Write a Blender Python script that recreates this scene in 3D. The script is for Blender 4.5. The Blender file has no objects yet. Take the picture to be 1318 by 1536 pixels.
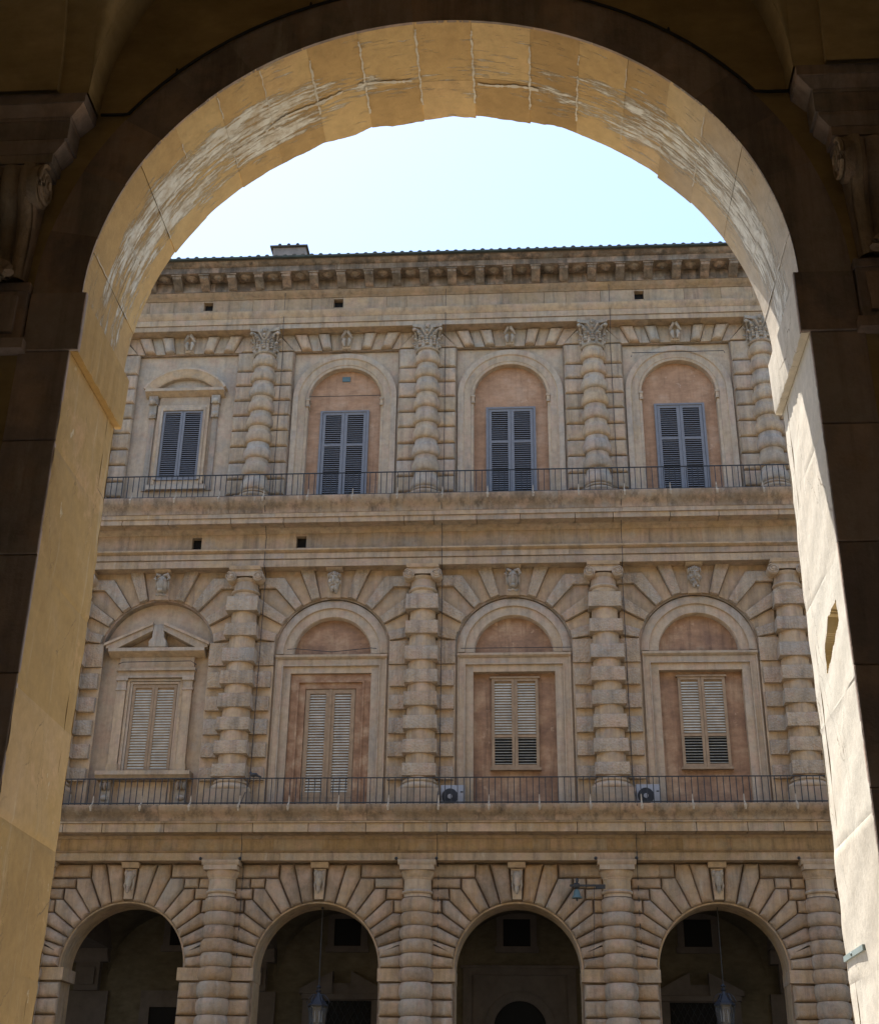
import bpy, math, random
import numpy as np
random.seed(7)
PI = math.pi
R_ = math.radians
sc = bpy.context.scene
COL = sc.collection

# ------------------------------------------------------------------ camera, sky, sun, exposure
LENS, PITCH, YAW, ROLL = 1991.81 * 36 / 1318, 0.4537, -0.0702, 0.0134
def cam_axes():
    cy, sy, cp, sp = math.cos(YAW), math.sin(YAW), math.cos(PITCH), math.sin(PITCH)
    fw = np.array([sy * cp, cy * cp, sp]); rt = np.array([cy, -sy, 0.0]); up = np.cross(rt, fw)
    cr, sr = math.cos(ROLL), math.sin(ROLL)
    return fw, cr * rt + sr * up, -sr * rt + cr * up
from mathutils import Matrix, Vector
fw, rt, up = cam_axes()
cd = bpy.data.cameras.new("camera")
cam = bpy.data.objects.new("camera", cd); COL.objects.link(cam)
cd.sensor_fit = 'HORIZONTAL'; cd.sensor_width = 36; cd.lens = LENS; cd.clip_end = 2000
m = Matrix.Identity(4)
for i in range(3):
    m[i][0], m[i][1], m[i][2] = rt[i], up[i], -fw[i]
m[2][3] = 1.65
cam.matrix_world = m
sc.camera = cam

SUN = Vector((1.3, -1.0, -4.05)).normalized()         # the way the light travels
SUN_EL = math.asin(-SUN.z); SUN_AZ = math.atan2(-SUN.x, -SUN.y)
w = bpy.data.worlds.new("World"); sc.world = w; w.use_nodes = True
wn = w.node_tree; bg = wn.nodes['Background']
sky = wn.nodes.new('ShaderNodeTexSky'); sky.sky_type = 'NISHITA'; sky.sun_disc = False
sky.sun_elevation = SUN_EL; sky.sun_rotation = SUN_AZ; sky.air_density = 1.0; sky.dust_density = 1.1; sky.ozone_density = 1.4
wn.links.new(sky.outputs[0], bg.inputs[0]); bg.inputs[1].default_value = 0.125
sl = bpy.data.lights.new("sun", 'SUN'); sl.energy = 3.9; sl.angle = R_(0.5); sl.color = (1.0, 0.95, 0.87)
so = bpy.data.objects.new("sun", sl); COL.objects.link(so)
so.rotation_euler = SUN.to_track_quat('-Z', 'Y').to_euler()
sc.view_settings.view_transform = 'Standard'; sc.view_settings.look = 'None'
sc.view_settings.gamma = 1; sc.view_settings.exposure = 1.62

# ------------------------------------------------------------------ mesh helpers
class MB:
    def __init__(s): s.v = []; s.f = []; s.a = None
    def add(s, vs, fs):
        o = len(s.v); s.v += [tuple(q) for q in vs]; s.f += [tuple(i + o for i in f) for f in fs]
    def box(s, x0, x1, y0, y1, z0, z1, b=0.0):
        if b <= 0:
            s.add([(x0,y0,z0),(x1,y0,z0),(x1,y1,z0),(x0,y1,z0),(x0,y0,z1),(x1,y0,z1),(x1,y1,z1),(x0,y1,z1)],
                  [(0,3,2,1),(4,5,6,7),(0,1,5,4),(1,2,6,5),(2,3,7,6),(3,0,4,7)])
        else:                                           # chamfered on the side that faces the camera (low y)
            s.pillow([(x0,z0),(x1,z0),(x1,z1),(x0,z1)], -y1, -y0, b, 2)
    def pillow(s, poly, p0, p1, r=0.05, n=2, jit=0.0):
        """stone: polygon (x,z) counter-clockwise seen from the court, from depth p0 out to p1, rounded edge r"""
        P = [Vector(q) for q in poly]
        if jit: P = [q + Vector((random.uniform(-jit, jit), random.uniform(-jit, jit))) for q in P]
        k = len(P)
        def inset(d):
            out = []
            for i in range(k):
                a, b, c = P[i-1], P[i], P[(i+1) % k]
                e1 = (b - a).normalized(); e2 = (c - b).normalized()
                n1 = Vector((-e1.y, e1.x)); n2 = Vector((-e2.y, e2.x))
                bis = n1 + n2; L = bis.length_squared
                out.append(b + (bis * (2 * d / L) if L > 0.25 else n1 * d))
            return out
        rings = [(0, p0), (0, p1 - r)]
        for i in range(1, n + 1):
            t = i / n * PI / 2
            rings.append((r * (1 - math.cos(t)), p1 - r + r * math.sin(t)))
        vs = []; fs = []
        for d, p in rings: vs += [(q.x, -p, q.y) for q in (inset(d) if d else P)]
        for j in range(len(rings) - 1):
            for i in range(k):
                a = j * k + i; b = j * k + (i + 1) % k
                fs.append((a, b, b + k, a + k))
        fs.append(tuple(range((len(rings) - 1) * k, len(rings) * k)))
        s.add(vs, fs)
    def lathe(s, prof, cx=0, cy=0, n=32, a0=0, a1=2 * PI, cap=True):
        full = abs(a1 - a0 - 2 * PI) < 1e-6
        m_ = n if full else n + 1; vs = []; fs = []
        for r, z in prof:
            for i in range(m_):
                t = a0 + (a1 - a0) * i / n
                vs.append((cx + r * math.cos(t), cy + r * math.sin(t), z))
        for j in range(len(prof) - 1):
            for i in range(n):
                a = j * m_ + i; b = j * m_ + (i + 1) % m_
                fs.append((a, b, b + m_, a + m_))
        if cap and full:
            fs.append(tuple(range(m_ - 1, -1, -1))); fs.append(tuple(range((len(prof) - 1) * m_, len(prof) * m_)))
        s.add(vs, fs)
    def tube(s, pts, r, n=6):
        P = [Vector(q) for q in pts]; vs = []; fs = []
        for i, q in enumerate(P):
            d = (P[min(i + 1, len(P) - 1)] - P[max(i - 1, 0)]).normalized()
            u = d.orthogonal().normalized() if abs(d.z) > .9 else d.cross(Vector((0, 0, 1))).normalized()
            v = d.cross(u); rr = r[i] if isinstance(r, (list, tuple)) else r
            vs += [q + u * rr * math.cos(2*PI*k/n) + v * rr * math.sin(2*PI*k/n) for k in range(n)]
        for j in range(len(P) - 1):
            for k in range(n):
                a = j*n+k; b = j*n+(k+1) % n
                fs.append((a, b, b+n, a+n))
        fs.append(tuple(range(n - 1, -1, -1))); fs.append(tuple(range((len(P)-1)*n, len(P)*n)))
        s.add(vs, fs)
    def extr_x(s, prof, x0, x1):
        """profile list of (p,z) going round, pushed from x0 to x1"""
        k = len(prof); vs = [(x0, -p, z) for p, z in prof] + [(x1, -p, z) for p, z in prof]
        fs = [(i, (i+1) % k, (i+1) % k + k, i + k) for i in range(k)] + [tuple(range(k-1, -1, -1)), tuple(range(k, 2*k))]
        s.add(vs, fs)
    def course(s, prof, x0, x1, lmin=1.2, lmax=2.6, gap=0.006):
        x = x0
        while x < x1 - .05:
            e = min(x1, x + random.uniform(lmin, lmax))
            if x1 - e < .6: e = x1
            d = random.uniform(-.004, .004)
            s.extr_x([(p + d, z) for p, z in prof], x + gap / 2, e - gap / 2); x = e
    def arch_sweep(s, cx, zc, prof, a0=0, a1=PI, n=40, z0=None):
        """closed profile of (r,p) carried round an arch; with z0 the legs go straight down to z0"""
        st = []
        if z0 is not None: st.append(('L', 1))
        for i in range(n + 1): st.append(('A', a0 + (a1 - a0) * i / n))
        if z0 is not None: st.append(('L', -1))
        k = len(prof); vs = []; fs = []
        for kind, t in st:
            for r, p in prof:
                vs.append((cx + r * t, -p, z0) if kind == 'L' else (cx + r * math.cos(t), -p, zc + r * math.sin(t)))
        for j in range(len(st) - 1):
            for i in range(k):
                a = j*k+i; b = j*k+(i+1) % k
                fs.append((a, a+k, b+k, b))
        fs.append(tuple(range(k))); fs.append(tuple(range(len(vs)-1, len(vs)-k-1, -1)))
        s.add(vs, fs)
    def arch_panel(s, cx, x0, x1, z0, z1, zs, R, p, n=36):
        """flat wall with an arched opening"""
        ang = sorted(set([PI * i / n for i in range(n + 1)] + [math.atan2(z1-zs, x1-cx), math.atan2(z1-zs, x0-cx)]))
        inn = [(cx + R, z0)]; out = [(x1, z0)]
        for t in ang:
            c, q = math.cos(t), math.sin(t)
            inn.append((cx + R*c, zs + R*q))
            k = min(((x1-cx)/c if c > 1e-9 else 1e9), ((x0-cx)/c if c < -1e-9 else 1e9), ((z1-zs)/q if q > 1e-9 else 1e9))
            out.append((cx + k*c, zs + k*q))
        inn.append((cx - R, z0)); out.append((x0, z0))
        k = len(inn); vs = [(x, -p, z) for x, z in inn + out]
        s.add(vs, [(i, i + k, i + k + 1, i + 1) for i in range(k - 1)])
    def reveal(s, cx, z0, zs, R, p0, p1, n=36):
        L = [(cx+R, z0)] + [(cx + R*math.cos(PI*i/n), zs + R*math.sin(PI*i/n)) for i in range(n+1)] + [(cx-R, z0)]
        k = len(L); s.add([(x, -p0, z) for x, z in L] + [(x, -p1, z) for x, z in L], [(i, i+1, i+1+k, i+k) for i in range(k-1)])
    def lump(s, c, rad, n=10, jit=0.0):
        vs = []; fs = []; h = n // 2 + 1
        for j in range(h + 1):
            t = PI * j / h
            for i in range(n):
                a = 2*PI*i/n; q = 1 + random.uniform(-jit, jit)
                vs.append((c[0] + rad[0]*q*math.sin(t)*math.cos(a), c[1] + rad[1]*q*math.sin(t)*math.sin(a), c[2] + rad[2]*q*math.cos(t)))
        for j in range(h):
            for i in range(n):
                a = j*n+i; b = j*n+(i+1) % n; fs.append((a, a+n, b+n, b))
        s.add(vs, fs)
    def build(s, name, mat, parent=None, loc=(0, 0, 0), smooth=38, recalc=True):
        me = bpy.data.meshes.new(name); me.from_pydata(s.v, [], s.f); me.validate(); me.update()
        if recalc:
            import bmesh
            bm = bmesh.new(); bm.from_mesh(me); bmesh.ops.recalc_face_normals(bm, faces=bm.faces); bm.to_mesh(me); bm.free()
        if s.a is not None:
            at = me.attributes.new('arc', 'FLOAT_VECTOR', 'POINT'); at.data.foreach_set('vector', [c for q in s.a for c in q])
        if smooth:
            me.shade_smooth(); me.set_sharp_from_angle(angle=R_(smooth))
        me.materials.append(mat)
        return link(name, me, parent, loc)

def link(name, me, parent=None, loc=(0, 0, 0)):
    o = bpy.data.objects.new(name, me); COL.objects.link(o); o.location = loc
    if parent is not None: o.parent = parent
    return o
_vn = [random.random() for _ in range(997)]
def vnoise(x):
    i = math.floor(x); f = x - i; f = f * f * (3 - 2 * f)
    return _vn[i % 997] * (1 - f) + _vn[(i + 1) % 997] * f
def tag(o, label=None, cat=None, group=None, kind=None):
    for k, v in (('label', label), ('category', cat), ('group', group), ('kind', kind)):
        if v: o[k] = v
    return o
def thing(name, loc, label, cat, group=None):
    return tag(link(name, None, None, loc), label, cat, group)
def copy_tree(o, parent=None):
    c = o.copy(); COL.objects.link(c); c.parent = parent
    for ch in list(o.children): copy_tree(ch, c)
    return c

# ------------------------------------------------------------------ materials
class NT:
    def __init__(s, name, rough=0.85, spec=0.25):
        s.m = bpy.data.materials.new(name); s.m.use_nodes = True
        s.t = s.m.node_tree; s.b = s.t.nodes['Principled BSDF']
        s.b.inputs['Roughness'].default_value = rough; s.b.inputs['Specular IOR Level'].default_value = spec
    def n(s, typ, **kw):
        q = s.t.nodes.new('ShaderNode' + typ)
        for k, v in kw.items(): setattr(q, k, v)
        return q
    def l(s, a, b): s.t.links.new(a, b)
    def val(s, sock, v):
        if hasattr(v, 'is_output'): s.l(v, sock)
        else: sock.default_value = v
    def math(s, op, a, b=0.0, clamp=False):
        q = s.n('Math', operation=op, use_clamp=clamp); s.val(q.inputs[0], a); s.val(q.inputs[1], b); return q.outputs[0]
    def noise(s, vec, scale, detail=5, rough=0.6):
        q = s.n('TexNoise'); s.l(vec, q.inputs['Vector']); q.inputs['Scale'].default_value = scale
        q.inputs['Detail'].default_value = detail; q.inputs['Roughness'].default_value = rough; return q.outputs[0]
    def ramp(s, fac, stops, interp='LINEAR'):
        q = s.n('ValToRGB'); q.color_ramp.interpolation = interp; e = q.color_ramp.elements
        while len(e) < len(stops): e.new(0.5)
        for i, (p, c) in enumerate(stops):
            e[i].position = p; e[i].color = (c, c, c, 1) if not hasattr(c, '__len__') else (*c[:3], 1)
        s.l(fac, q.inputs[0]); return q.outputs[0]
    def mix(s, fac, a, b, mode='MIX'):
        q = s.n('Mix', data_type='RGBA', blend_type=mode); s.val(q.inputs[0], fac)
        for i, v in ((6, a), (7, b)):
            if hasattr(v, 'is_output'): s.l(v, q.inputs[i])
            else: q.inputs[i].default_value = (*v[:3], 1)
        return q.outputs[2]
    def vmul(s, vec, v):
        q = s.n('VectorMath', operation='MULTIPLY'); s.l(vec, q.inputs[0]); q.inputs[1].default_value = v; return q.outputs[0]
    def coord(s):
        tc = s.n('TexCoord'); oi = s.n('ObjectInfo')
        q = s.n('VectorMath', operation='ADD'); s.l(tc.outputs['Object'], q.inputs[0])
        k = s.math('MULTIPLY', oi.outputs['Random'], 57.0); s.l(k, q.inputs[1]); return q.outputs[0]
    def bump(s, h, strength=0.5, dist=0.02):
        q = s.n('Bump'); q.inputs['Strength'].default_value = strength; q.inputs['Distance'].default_value = dist
        s.l(h, q.inputs['Height']); s.l(q.outputs[0], s.b.inputs['Normal'])
    def out(s, col): s.l(col, s.b.inputs['Base Color']); return s.m

def stone(name, cols, stain, stain_amt=0.55, dark=(0.10, 0.085, 0.07), dark_amt=0.5, bump=0.6, bscale=14, rough=0.9, isl=0.62, pits=False, pink=0.62):
    t = NT(name, rough); c = t.coord(); g = t.n('NewGeometry'); ri = g.outputs['Random Per Island']
    off = t.n('VectorMath', operation='ADD'); t.l(c, off.inputs[0]); t.l(t.math('MULTIPLY', ri, 31.0), off.inputs[1]); ci = off.outputs[0]
    n1 = t.noise(ci, 0.9, 7, .62); n2 = t.noise(c, 5.0, 9, .72); n3 = t.noise(ci, 0.55, 6, .6); n4 = t.noise(ci, 1.5, 7, .65)
    f = t.math('ADD', t.math('MULTIPLY', ri, isl), t.math('MULTIPLY', n1, 1 - isl))
    k = len(cols); col = t.ramp(f, [(0.14 + 0.68 * i / (k - 1), q) for i, q in enumerate(cols)])
    pk = t.math('MULTIPLY', t.ramp(n4, [(0.48, 0.0), (0.61, 1.0)]), pink); col = t.mix(pk, col, (0.46, 0.315, 0.225))
    st = t.math('MULTIPLY', t.ramp(n3, [(0.52, 0.0), (0.66, 1.0)]), stain_amt); col = t.mix(st, col, stain)
    gy = t.math('MULTIPLY', t.ramp(t.noise(ci, 1.1, 8, .7), [(0.51, 0.0), (0.64, 1.0)]), 0.5); col = t.mix(gy, col, (0.325, 0.30, 0.265))
    streak = t.noise(t.vmul(c, (2.4, 2.4, 0.20)), 1.3, 8, .72)
    sk = t.math('MULTIPLY', t.ramp(streak, [(0.47, 0.0), (0.68, 1.0)]), min(1.0, dark_amt + .02)); col = t.mix(sk, col, dark)
    lite = t.math('MULTIPLY', t.ramp(t.noise(t.vmul(c, (3.4, 3.4, 0.45)), 1.1, 7, .72), [(0.60, 0.0), (0.70, 1.0)]), 0.4)
    col = t.mix(lite, col, (0.50, 0.455, 0.38))
    col = t.mix(1.0, col, t.ramp(n2, [(0.28, 0.78), (0.5, 1.0), (0.74, 1.16)]), 'MULTIPLY')
    h = t.noise(c, bscale, 8, .7)
    if pits:
        v = t.n('TexVoronoi'); t.l(c, v.inputs['Vector']); v.inputs['Scale'].default_value = 13
        h = t.math('ADD', h, t.math('MULTIPLY', v.outputs['Distance'], 0.9))
    t.bump(h, bump, 0.05)
    return t.out(col)

def plaster(name, a, b, c_, rough=0.9, bump=0.25, lo=0.35, hi=0.65, scale=0.9, drip=0.0):
    t = NT(name, rough); c = t.coord()
    n1 = t.noise(c, scale, 8, .65); n2 = t.noise(t.vmul(c, (1, 1, 2.2)), 2.4, 8, .7)
    col = t.ramp(n1, [(lo, a), (0.5, b), (hi, c_)])
    if drip:
        d = t.noise(t.vmul(c, (4.5, 4.5, 0.3)), 1.2, 8, .7)
        col = t.mix(t.math('MULTIPLY', t.ramp(d, [(0.52, 0.0), (0.68, 1.0)]), drip), col, tuple(q * .55 for q in a))
        e = t.noise(c, 1.7, 9, .75); col = t.mix(t.math('MULTIPLY', t.ramp(e, [(0.60, 0.0), (0.64, 1.0)]), .45), col, tuple(min(.6, q * 1.12 + .04) for q in c_))
    col = t.mix(1.0, col, t.ramp(n2, [(0.3, 0.75), (0.7, 1.15)]), 'MULTIPLY')
    t.bump(t.noise(c, 9, 8, .7), bump, 0.02)
    return t.out(col)

def plain(name, col, rough=0.6, metal=0.0, var=0.15, scale=6):
    t = NT(name, rough, 0.4); t.b.inputs['Metallic'].default_value = metal; c = t.coord()
    n = t.noise(c, scale, 6, .65)
    return t.out(t.mix(1.0, col, t.ramp(n, [(0.25, 1 - var), (0.75, 1 + var)]), 'MULTIPLY'))

GREY = [(0.29, 0.23, 0.165), (0.42, 0.325, 0.225), (0.52, 0.375, 0.235), (0.40, 0.35, 0.285), (0.53, 0.375, 0.25)]
OCH = (0.40, 0.265, 0.125)
M = {}
M['rustic'] = stone('rusticated stone', GREY, OCH, .5, bump=.9, bscale=7)
M['rustic_low'] = stone('rusticated ground storey stone', [(0.20, 0.15, 0.105), (0.30, 0.22, 0.15), (0.40, 0.28, 0.17), (0.345, 0.285, 0.215), (0.38, 0.265, 0.17)], (0.36, 0.21, 0.085), .65, bump=.9, bscale=6)  # darker than the upper stone; shade of unbuilt side wings put into colour
M['pitted'] = stone('pitted grey stone', [(0.31, 0.255, 0.19), (0.38, 0.305, 0.225), (0.45, 0.345, 0.24), (0.38, 0.325, 0.26), (0.44, 0.325, 0.225)], OCH, .45, bump=.6, bscale=10, pits=True)
M['smooth'] = stone('smooth dressed stone', [(0.35, 0.27, 0.19), (0.43, 0.33, 0.23), (0.50, 0.37, 0.24), (0.42, 0.345, 0.265)], OCH, .5, bump=.3, bscale=9, dark_amt=.35)
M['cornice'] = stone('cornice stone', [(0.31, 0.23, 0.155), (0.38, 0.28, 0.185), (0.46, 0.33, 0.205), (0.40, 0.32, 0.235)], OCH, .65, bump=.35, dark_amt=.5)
M['cyma'] = stone('stained and shaded moulding stone', [(0.22, 0.165, 0.115), (0.29, 0.215, 0.145), (0.35, 0.255, 0.165), (0.30, 0.245, 0.19)], (0.33, 0.22, 0.11), .6, bump=.4, dark=(0.075, 0.06, 0.05), dark_amt=.75)  # stains, plus a darker base for the shade on its downward face
M['eaves_dark'] = stone('darkened eaves stone', [(0.13, 0.10, 0.08), (0.18, 0.135, 0.10), (0.24, 0.18, 0.125), (0.20, 0.165, 0.135)], (0.22, 0.15, 0.09), .5, bump=.6, dark=(0.05, 0.045, 0.04), dark_amt=.8)  # darkened so the eaves look shaded despite the bounce from the ground
M['joint'] = stone('dark recessed joint stone', [(0.18, 0.13, 0.09), (0.22, 0.165, 0.11), (0.26, 0.195, 0.13)], (0.21, 0.14, 0.075), .5, bump=.3)
M['warm'] = stone('warm recessed stone', [(0.36, 0.265, 0.17), (0.44, 0.32, 0.205), (0.50, 0.36, 0.225), (0.45, 0.345, 0.25)], OCH, .5, bump=.35, bscale=9, dark_amt=.45)
M['cornice_low'] = stone('ochre bounce lit cornice stone', [(0.31, 0.22, 0.125), (0.38, 0.27, 0.155), (0.43, 0.305, 0.18), (0.38, 0.30, 0.21)], (0.38, 0.24, 0.10), .7, bump=.35, dark_amt=.55)  # ochre of light bounced off the ground, put into the colour
M['panel'] = stone('smooth wall facing', [(0.42, 0.33, 0.235), (0.47, 0.365, 0.26), (0.52, 0.395, 0.275)], OCH, .35, bump=.2, dark_amt=.25)
M['carved'] = stone('carved stone', [(0.28, 0.24, 0.19), (0.40, 0.345, 0.275), (0.48, 0.41, 0.32)], OCH, .35, bump=.7, bscale=18)
M['salmon'] = plaster('salmon plaster', (0.34, 0.195, 0.115), (0.42, 0.245, 0.145), (0.50, 0.335, 0.225), lo=.3, hi=.72, drip=.4)
M['maroon'] = plaster('maroon plaster', (0.21, 0.125, 0.085), (0.345, 0.205, 0.125), (0.50, 0.34, 0.215), lo=.32, hi=.68, drip=.5)
M['purple'] = plain('purple grey shutter paint', (0.18, 0.176, 0.184), .55)
M['beige'] = plain('faded beige slat paint', (0.47, 0.43, 0.345), .7, var=.3, scale=3)
M['wood'] = plain('weathered brown wood', (0.30, 0.205, 0.125), .75, var=.3, scale=4)
M['redwood'] = plaster('worn red brown door paint', (0.24, 0.135, 0.08), (0.33, 0.19, 0.112), (0.45, 0.31, 0.20), scale=2.0)
M['black'] = plain('dark void', (0.012, 0.012, 0.013), .9)
M['iron'] = plain('dark painted iron', (0.03, 0.032, 0.036), .6)
M['clampw'] = plain('whitened rusty clamp', (0.38, 0.31, 0.23), .8, var=.4, scale=9)
M['chimney'] = plain('grimy chimney render', (0.24, 0.20, 0.17), .9, var=.35, scale=3)
M['tile'] = plain('mossy roof tile', (0.085, 0.075, 0.06), .9, var=.5, scale=2)
M['gutter'] = plain('green stained gutter', (0.045, 0.058, 0.052), .7, var=.5, scale=3)
M['bronze'] = plain('green bronze', (0.10, 0.15, 0.15), .55, .3)
M['acgrey'] = plain('light grey casing', (0.30, 0.295, 0.30), .5, var=.06)
M['lampiron'] = plain('blue black lantern iron', (0.03, 0.034, 0.045), .5, 0.0)
M['fan'] = plain('dark fan grille', (0.022, 0.023, 0.027), .6)
M['feather'] = plain('dark feathers', (0.04, 0.04, 0.045), .7)
M['zinc'] = plain('pale zinc', (0.23, 0.275, 0.265), .6, .0, var=.2)
M['candle'] = plain('white candle tube', (0.8, 0.78, 0.72), .5, var=.02)
t = NT('old lantern glass', .12, .5); t.b.inputs['Transmission Weight'].default_value = 0.9; t.b.inputs['Base Color'].default_value = (.42, .46, .52, 1); M['glass'] = t.m
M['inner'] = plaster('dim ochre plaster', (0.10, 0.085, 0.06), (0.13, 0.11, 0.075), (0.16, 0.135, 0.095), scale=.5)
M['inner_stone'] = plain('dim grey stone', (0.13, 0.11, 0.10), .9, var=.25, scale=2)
M['gravel'] = plaster('grey courtyard gravel', (0.085, 0.072, 0.055), (0.105, 0.09, 0.068), (0.125, 0.107, 0.082), scale=3)
M['bounce_strip'] = plaster('pale sunlight bounce strip', (0.29, 0.25, 0.19), (0.34, 0.295, 0.225), (0.39, 0.34, 0.265), scale=2)  # pale so that it reflects sunlight up to the near arch
M['paving'] = plaster('worn stone paving', (0.24, 0.21, 0.18), (0.29, 0.26, 0.22), (0.34, 0.30, 0.26))
M['near_stone'] = stone('brown portico stone', [(0.185, 0.148, 0.132), (0.27, 0.215, 0.192), (0.36, 0.285, 0.245)], (0.26, 0.17, 0.115), .5, (0.09, 0.075, 0.068), .6, bump=.35, bscale=5)
M['near_plaster'] = plaster('ochre vault plaster', (0.25, 0.18, 0.085), (0.34, 0.25, 0.12), (0.42, 0.31, 0.16), scale=.8)
M['back'] = plaster('pale back wall plaster', (0.46, 0.40, 0.30), (0.52, 0.46, 0.35), (0.56, 0.50, 0.40))
M['console'] = stone('worn carved console stone', [(0.24, 0.18, 0.13), (0.34, 0.25, 0.17), (0.46, 0.35, 0.235)], (0.48, 0.36, 0.21), .55, (0.08, 0.06, 0.048), .55, bump=.8, bscale=16)
M['near_cable'] = plain('black cable', (0.012, 0.011, 0.01), .6)

# soffit of the near arch: ochre limewash flaking off to white in streaks that follow the curve
def soffit_mat():
    t = NT('flaking ochre limewash', .9); a = t.n('Attribute', attribute_name='arc'); g = t.n('NewGeometry')
    sep = t.n('SeparateXYZ'); t.l(a.outputs['Vector'], sep.inputs[0])
    u, v, ang = sep.outputs                              # arc length, depth, angle/pi
    c = a.outputs['Vector']
    n1 = t.noise(c, 1.6, 7, .65); n2 = t.noise(c, 9, 8, .7)
    f = t.math('ADD', t.math('MULTIPLY', g.outputs['Random Per Island'], .45), t.math('MULTIPLY', n1, .55))
    col = t.ramp(f, [(0.2, (0.38, 0.245, 0.105)), (0.45, (0.50, 0.335, 0.15)), (0.6, (0.57, 0.405, 0.195)), (0.85, (0.56, 0.37, 0.19))])
    pale = t.ramp(t.math('ADD', ang, t.math('MULTIPLY', t.math('SUBTRACT', n1, .5), .25)), [(0.05, 1.0), (0.30, 0.0)])
    col = t.mix(pale, col, (0.47, 0.41, 0.33))  # paler towards the right haunch, sky light put into the colour
    warp = t.n('VectorMath', operation='ADD'); t.l(c, warp.inputs[0]); wv = t.n('CombineXYZ'); t.l(t.math('MULTIPLY', t.math('SUBTRACT', n1, .5), .12), wv.inputs[1]); t.l(wv.outputs[0], warp.inputs[1])
    stre = t.noise(t.vmul(warp.outputs[0], (3.2, 34, 0)), 1.0, 10, .78)
    big = t.noise(t.vmul(c, (1.6, 4.2, 0)), 1.0, 6, .65)
    band = t.math('ADD', t.ramp(v, [(0.26, 0.0), (0.44, 1.0), (0.74, 1.0), (0.92, 0.0)]), t.ramp(v, [(0.0, .35), (0.06, 0.0)]))
    wt = t.ramp(ang, [(0.0, .75), (0.07, 1.0), (0.22, 1.0), (0.34, .62), (0.42, .20), (0.56, .16), (0.64, .78), (0.72, 1.0), (0.90, 1.0), (0.965, .6), (1.0, .45)])
    k = t.math('MULTIPLY', band, wt)
    k = t.math('ADD', t.math('MULTIPLY', k, .19), t.math('MULTIPLY', t.math('SUBTRACT', big, .5), .55))
    msk = t.ramp(t.math('ADD', stre, k), [(0.60, 0.0), (0.67, 1.0)])
    msk = t.math('MULTIPLY', msk, t.ramp(n2, [(0.30, .35), (0.55, 1.0)]))
    col = t.mix(msk, col, (0.70, 0.68, 0.61))
    drk = t.ramp(t.noise(c, 3.2, 8, .72), [(0.56, 0.0), (0.75, .45)]); col = t.mix(drk, col, (0.26, 0.165, 0.07))
    col = t.mix(1.0, col, t.ramp(n2, [(0.25, 0.80), (0.75, 1.15)]), 'MULTIPLY')
    t.bump(t.math('ADD', t.math('MULTIPLY', n2, .6), t.math('MULTIPLY', msk, -.7)), .7, .018)
    return t.out(col)
M['soffit'] = soffit_mat()
M['pointing'] = plain('grey brown pointing', (0.36, 0.31, 0.26), .95, var=.3, scale=8)
M['mortar'] = plain('white lime mortar', (0.58, 0.53, 0.44), .95, var=.25, scale=8)
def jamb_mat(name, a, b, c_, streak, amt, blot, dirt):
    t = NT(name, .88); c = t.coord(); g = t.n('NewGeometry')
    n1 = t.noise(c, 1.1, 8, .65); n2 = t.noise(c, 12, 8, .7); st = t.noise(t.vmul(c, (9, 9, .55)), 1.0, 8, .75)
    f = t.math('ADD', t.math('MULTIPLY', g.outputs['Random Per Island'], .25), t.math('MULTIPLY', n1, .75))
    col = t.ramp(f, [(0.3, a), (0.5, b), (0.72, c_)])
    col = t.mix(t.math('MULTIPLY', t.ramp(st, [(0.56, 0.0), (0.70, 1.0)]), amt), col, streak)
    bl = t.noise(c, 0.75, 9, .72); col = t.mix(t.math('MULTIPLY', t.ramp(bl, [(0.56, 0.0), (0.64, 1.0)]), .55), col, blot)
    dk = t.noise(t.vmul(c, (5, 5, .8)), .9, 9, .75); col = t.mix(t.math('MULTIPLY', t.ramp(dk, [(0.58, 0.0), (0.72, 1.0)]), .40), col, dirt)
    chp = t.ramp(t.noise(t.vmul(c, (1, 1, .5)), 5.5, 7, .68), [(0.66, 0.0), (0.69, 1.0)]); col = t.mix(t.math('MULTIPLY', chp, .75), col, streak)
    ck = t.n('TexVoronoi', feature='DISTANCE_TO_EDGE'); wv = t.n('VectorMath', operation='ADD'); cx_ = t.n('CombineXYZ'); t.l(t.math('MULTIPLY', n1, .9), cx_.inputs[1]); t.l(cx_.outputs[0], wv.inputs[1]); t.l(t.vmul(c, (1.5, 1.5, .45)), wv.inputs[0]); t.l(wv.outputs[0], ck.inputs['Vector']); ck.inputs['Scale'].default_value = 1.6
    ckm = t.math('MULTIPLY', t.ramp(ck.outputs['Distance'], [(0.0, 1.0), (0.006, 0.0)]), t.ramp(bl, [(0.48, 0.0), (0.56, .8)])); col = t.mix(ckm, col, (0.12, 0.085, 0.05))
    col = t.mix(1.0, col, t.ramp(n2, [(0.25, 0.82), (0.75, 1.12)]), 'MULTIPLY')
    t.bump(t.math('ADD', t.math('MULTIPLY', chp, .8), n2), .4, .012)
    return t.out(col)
M['jamb_ochre'] = jamb_mat('ochre limewashed jamb', (0.33, 0.205, 0.075), (0.41, 0.262, 0.098), (0.47, 0.31, 0.15), (0.60, 0.50, 0.33), .45, (0.55, 0.335, 0.175), (0.27, 0.185, 0.09))  # the ochre also carries warm light bounced from the sunlit side
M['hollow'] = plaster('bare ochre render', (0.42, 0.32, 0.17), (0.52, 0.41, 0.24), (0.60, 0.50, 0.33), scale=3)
M['jamb_lit'] = jamb_mat('limewashed jamb lit pale', (0.46, 0.41, 0.335), (0.53, 0.48, 0.40), (0.57, 0.53, 0.45), (0.66, 0.62, 0.54), .5, (0.57, 0.50, 0.40), (0.40, 0.35, 0.28))  # same limewash as the left jamb, daylight put into a paler colour

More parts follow.
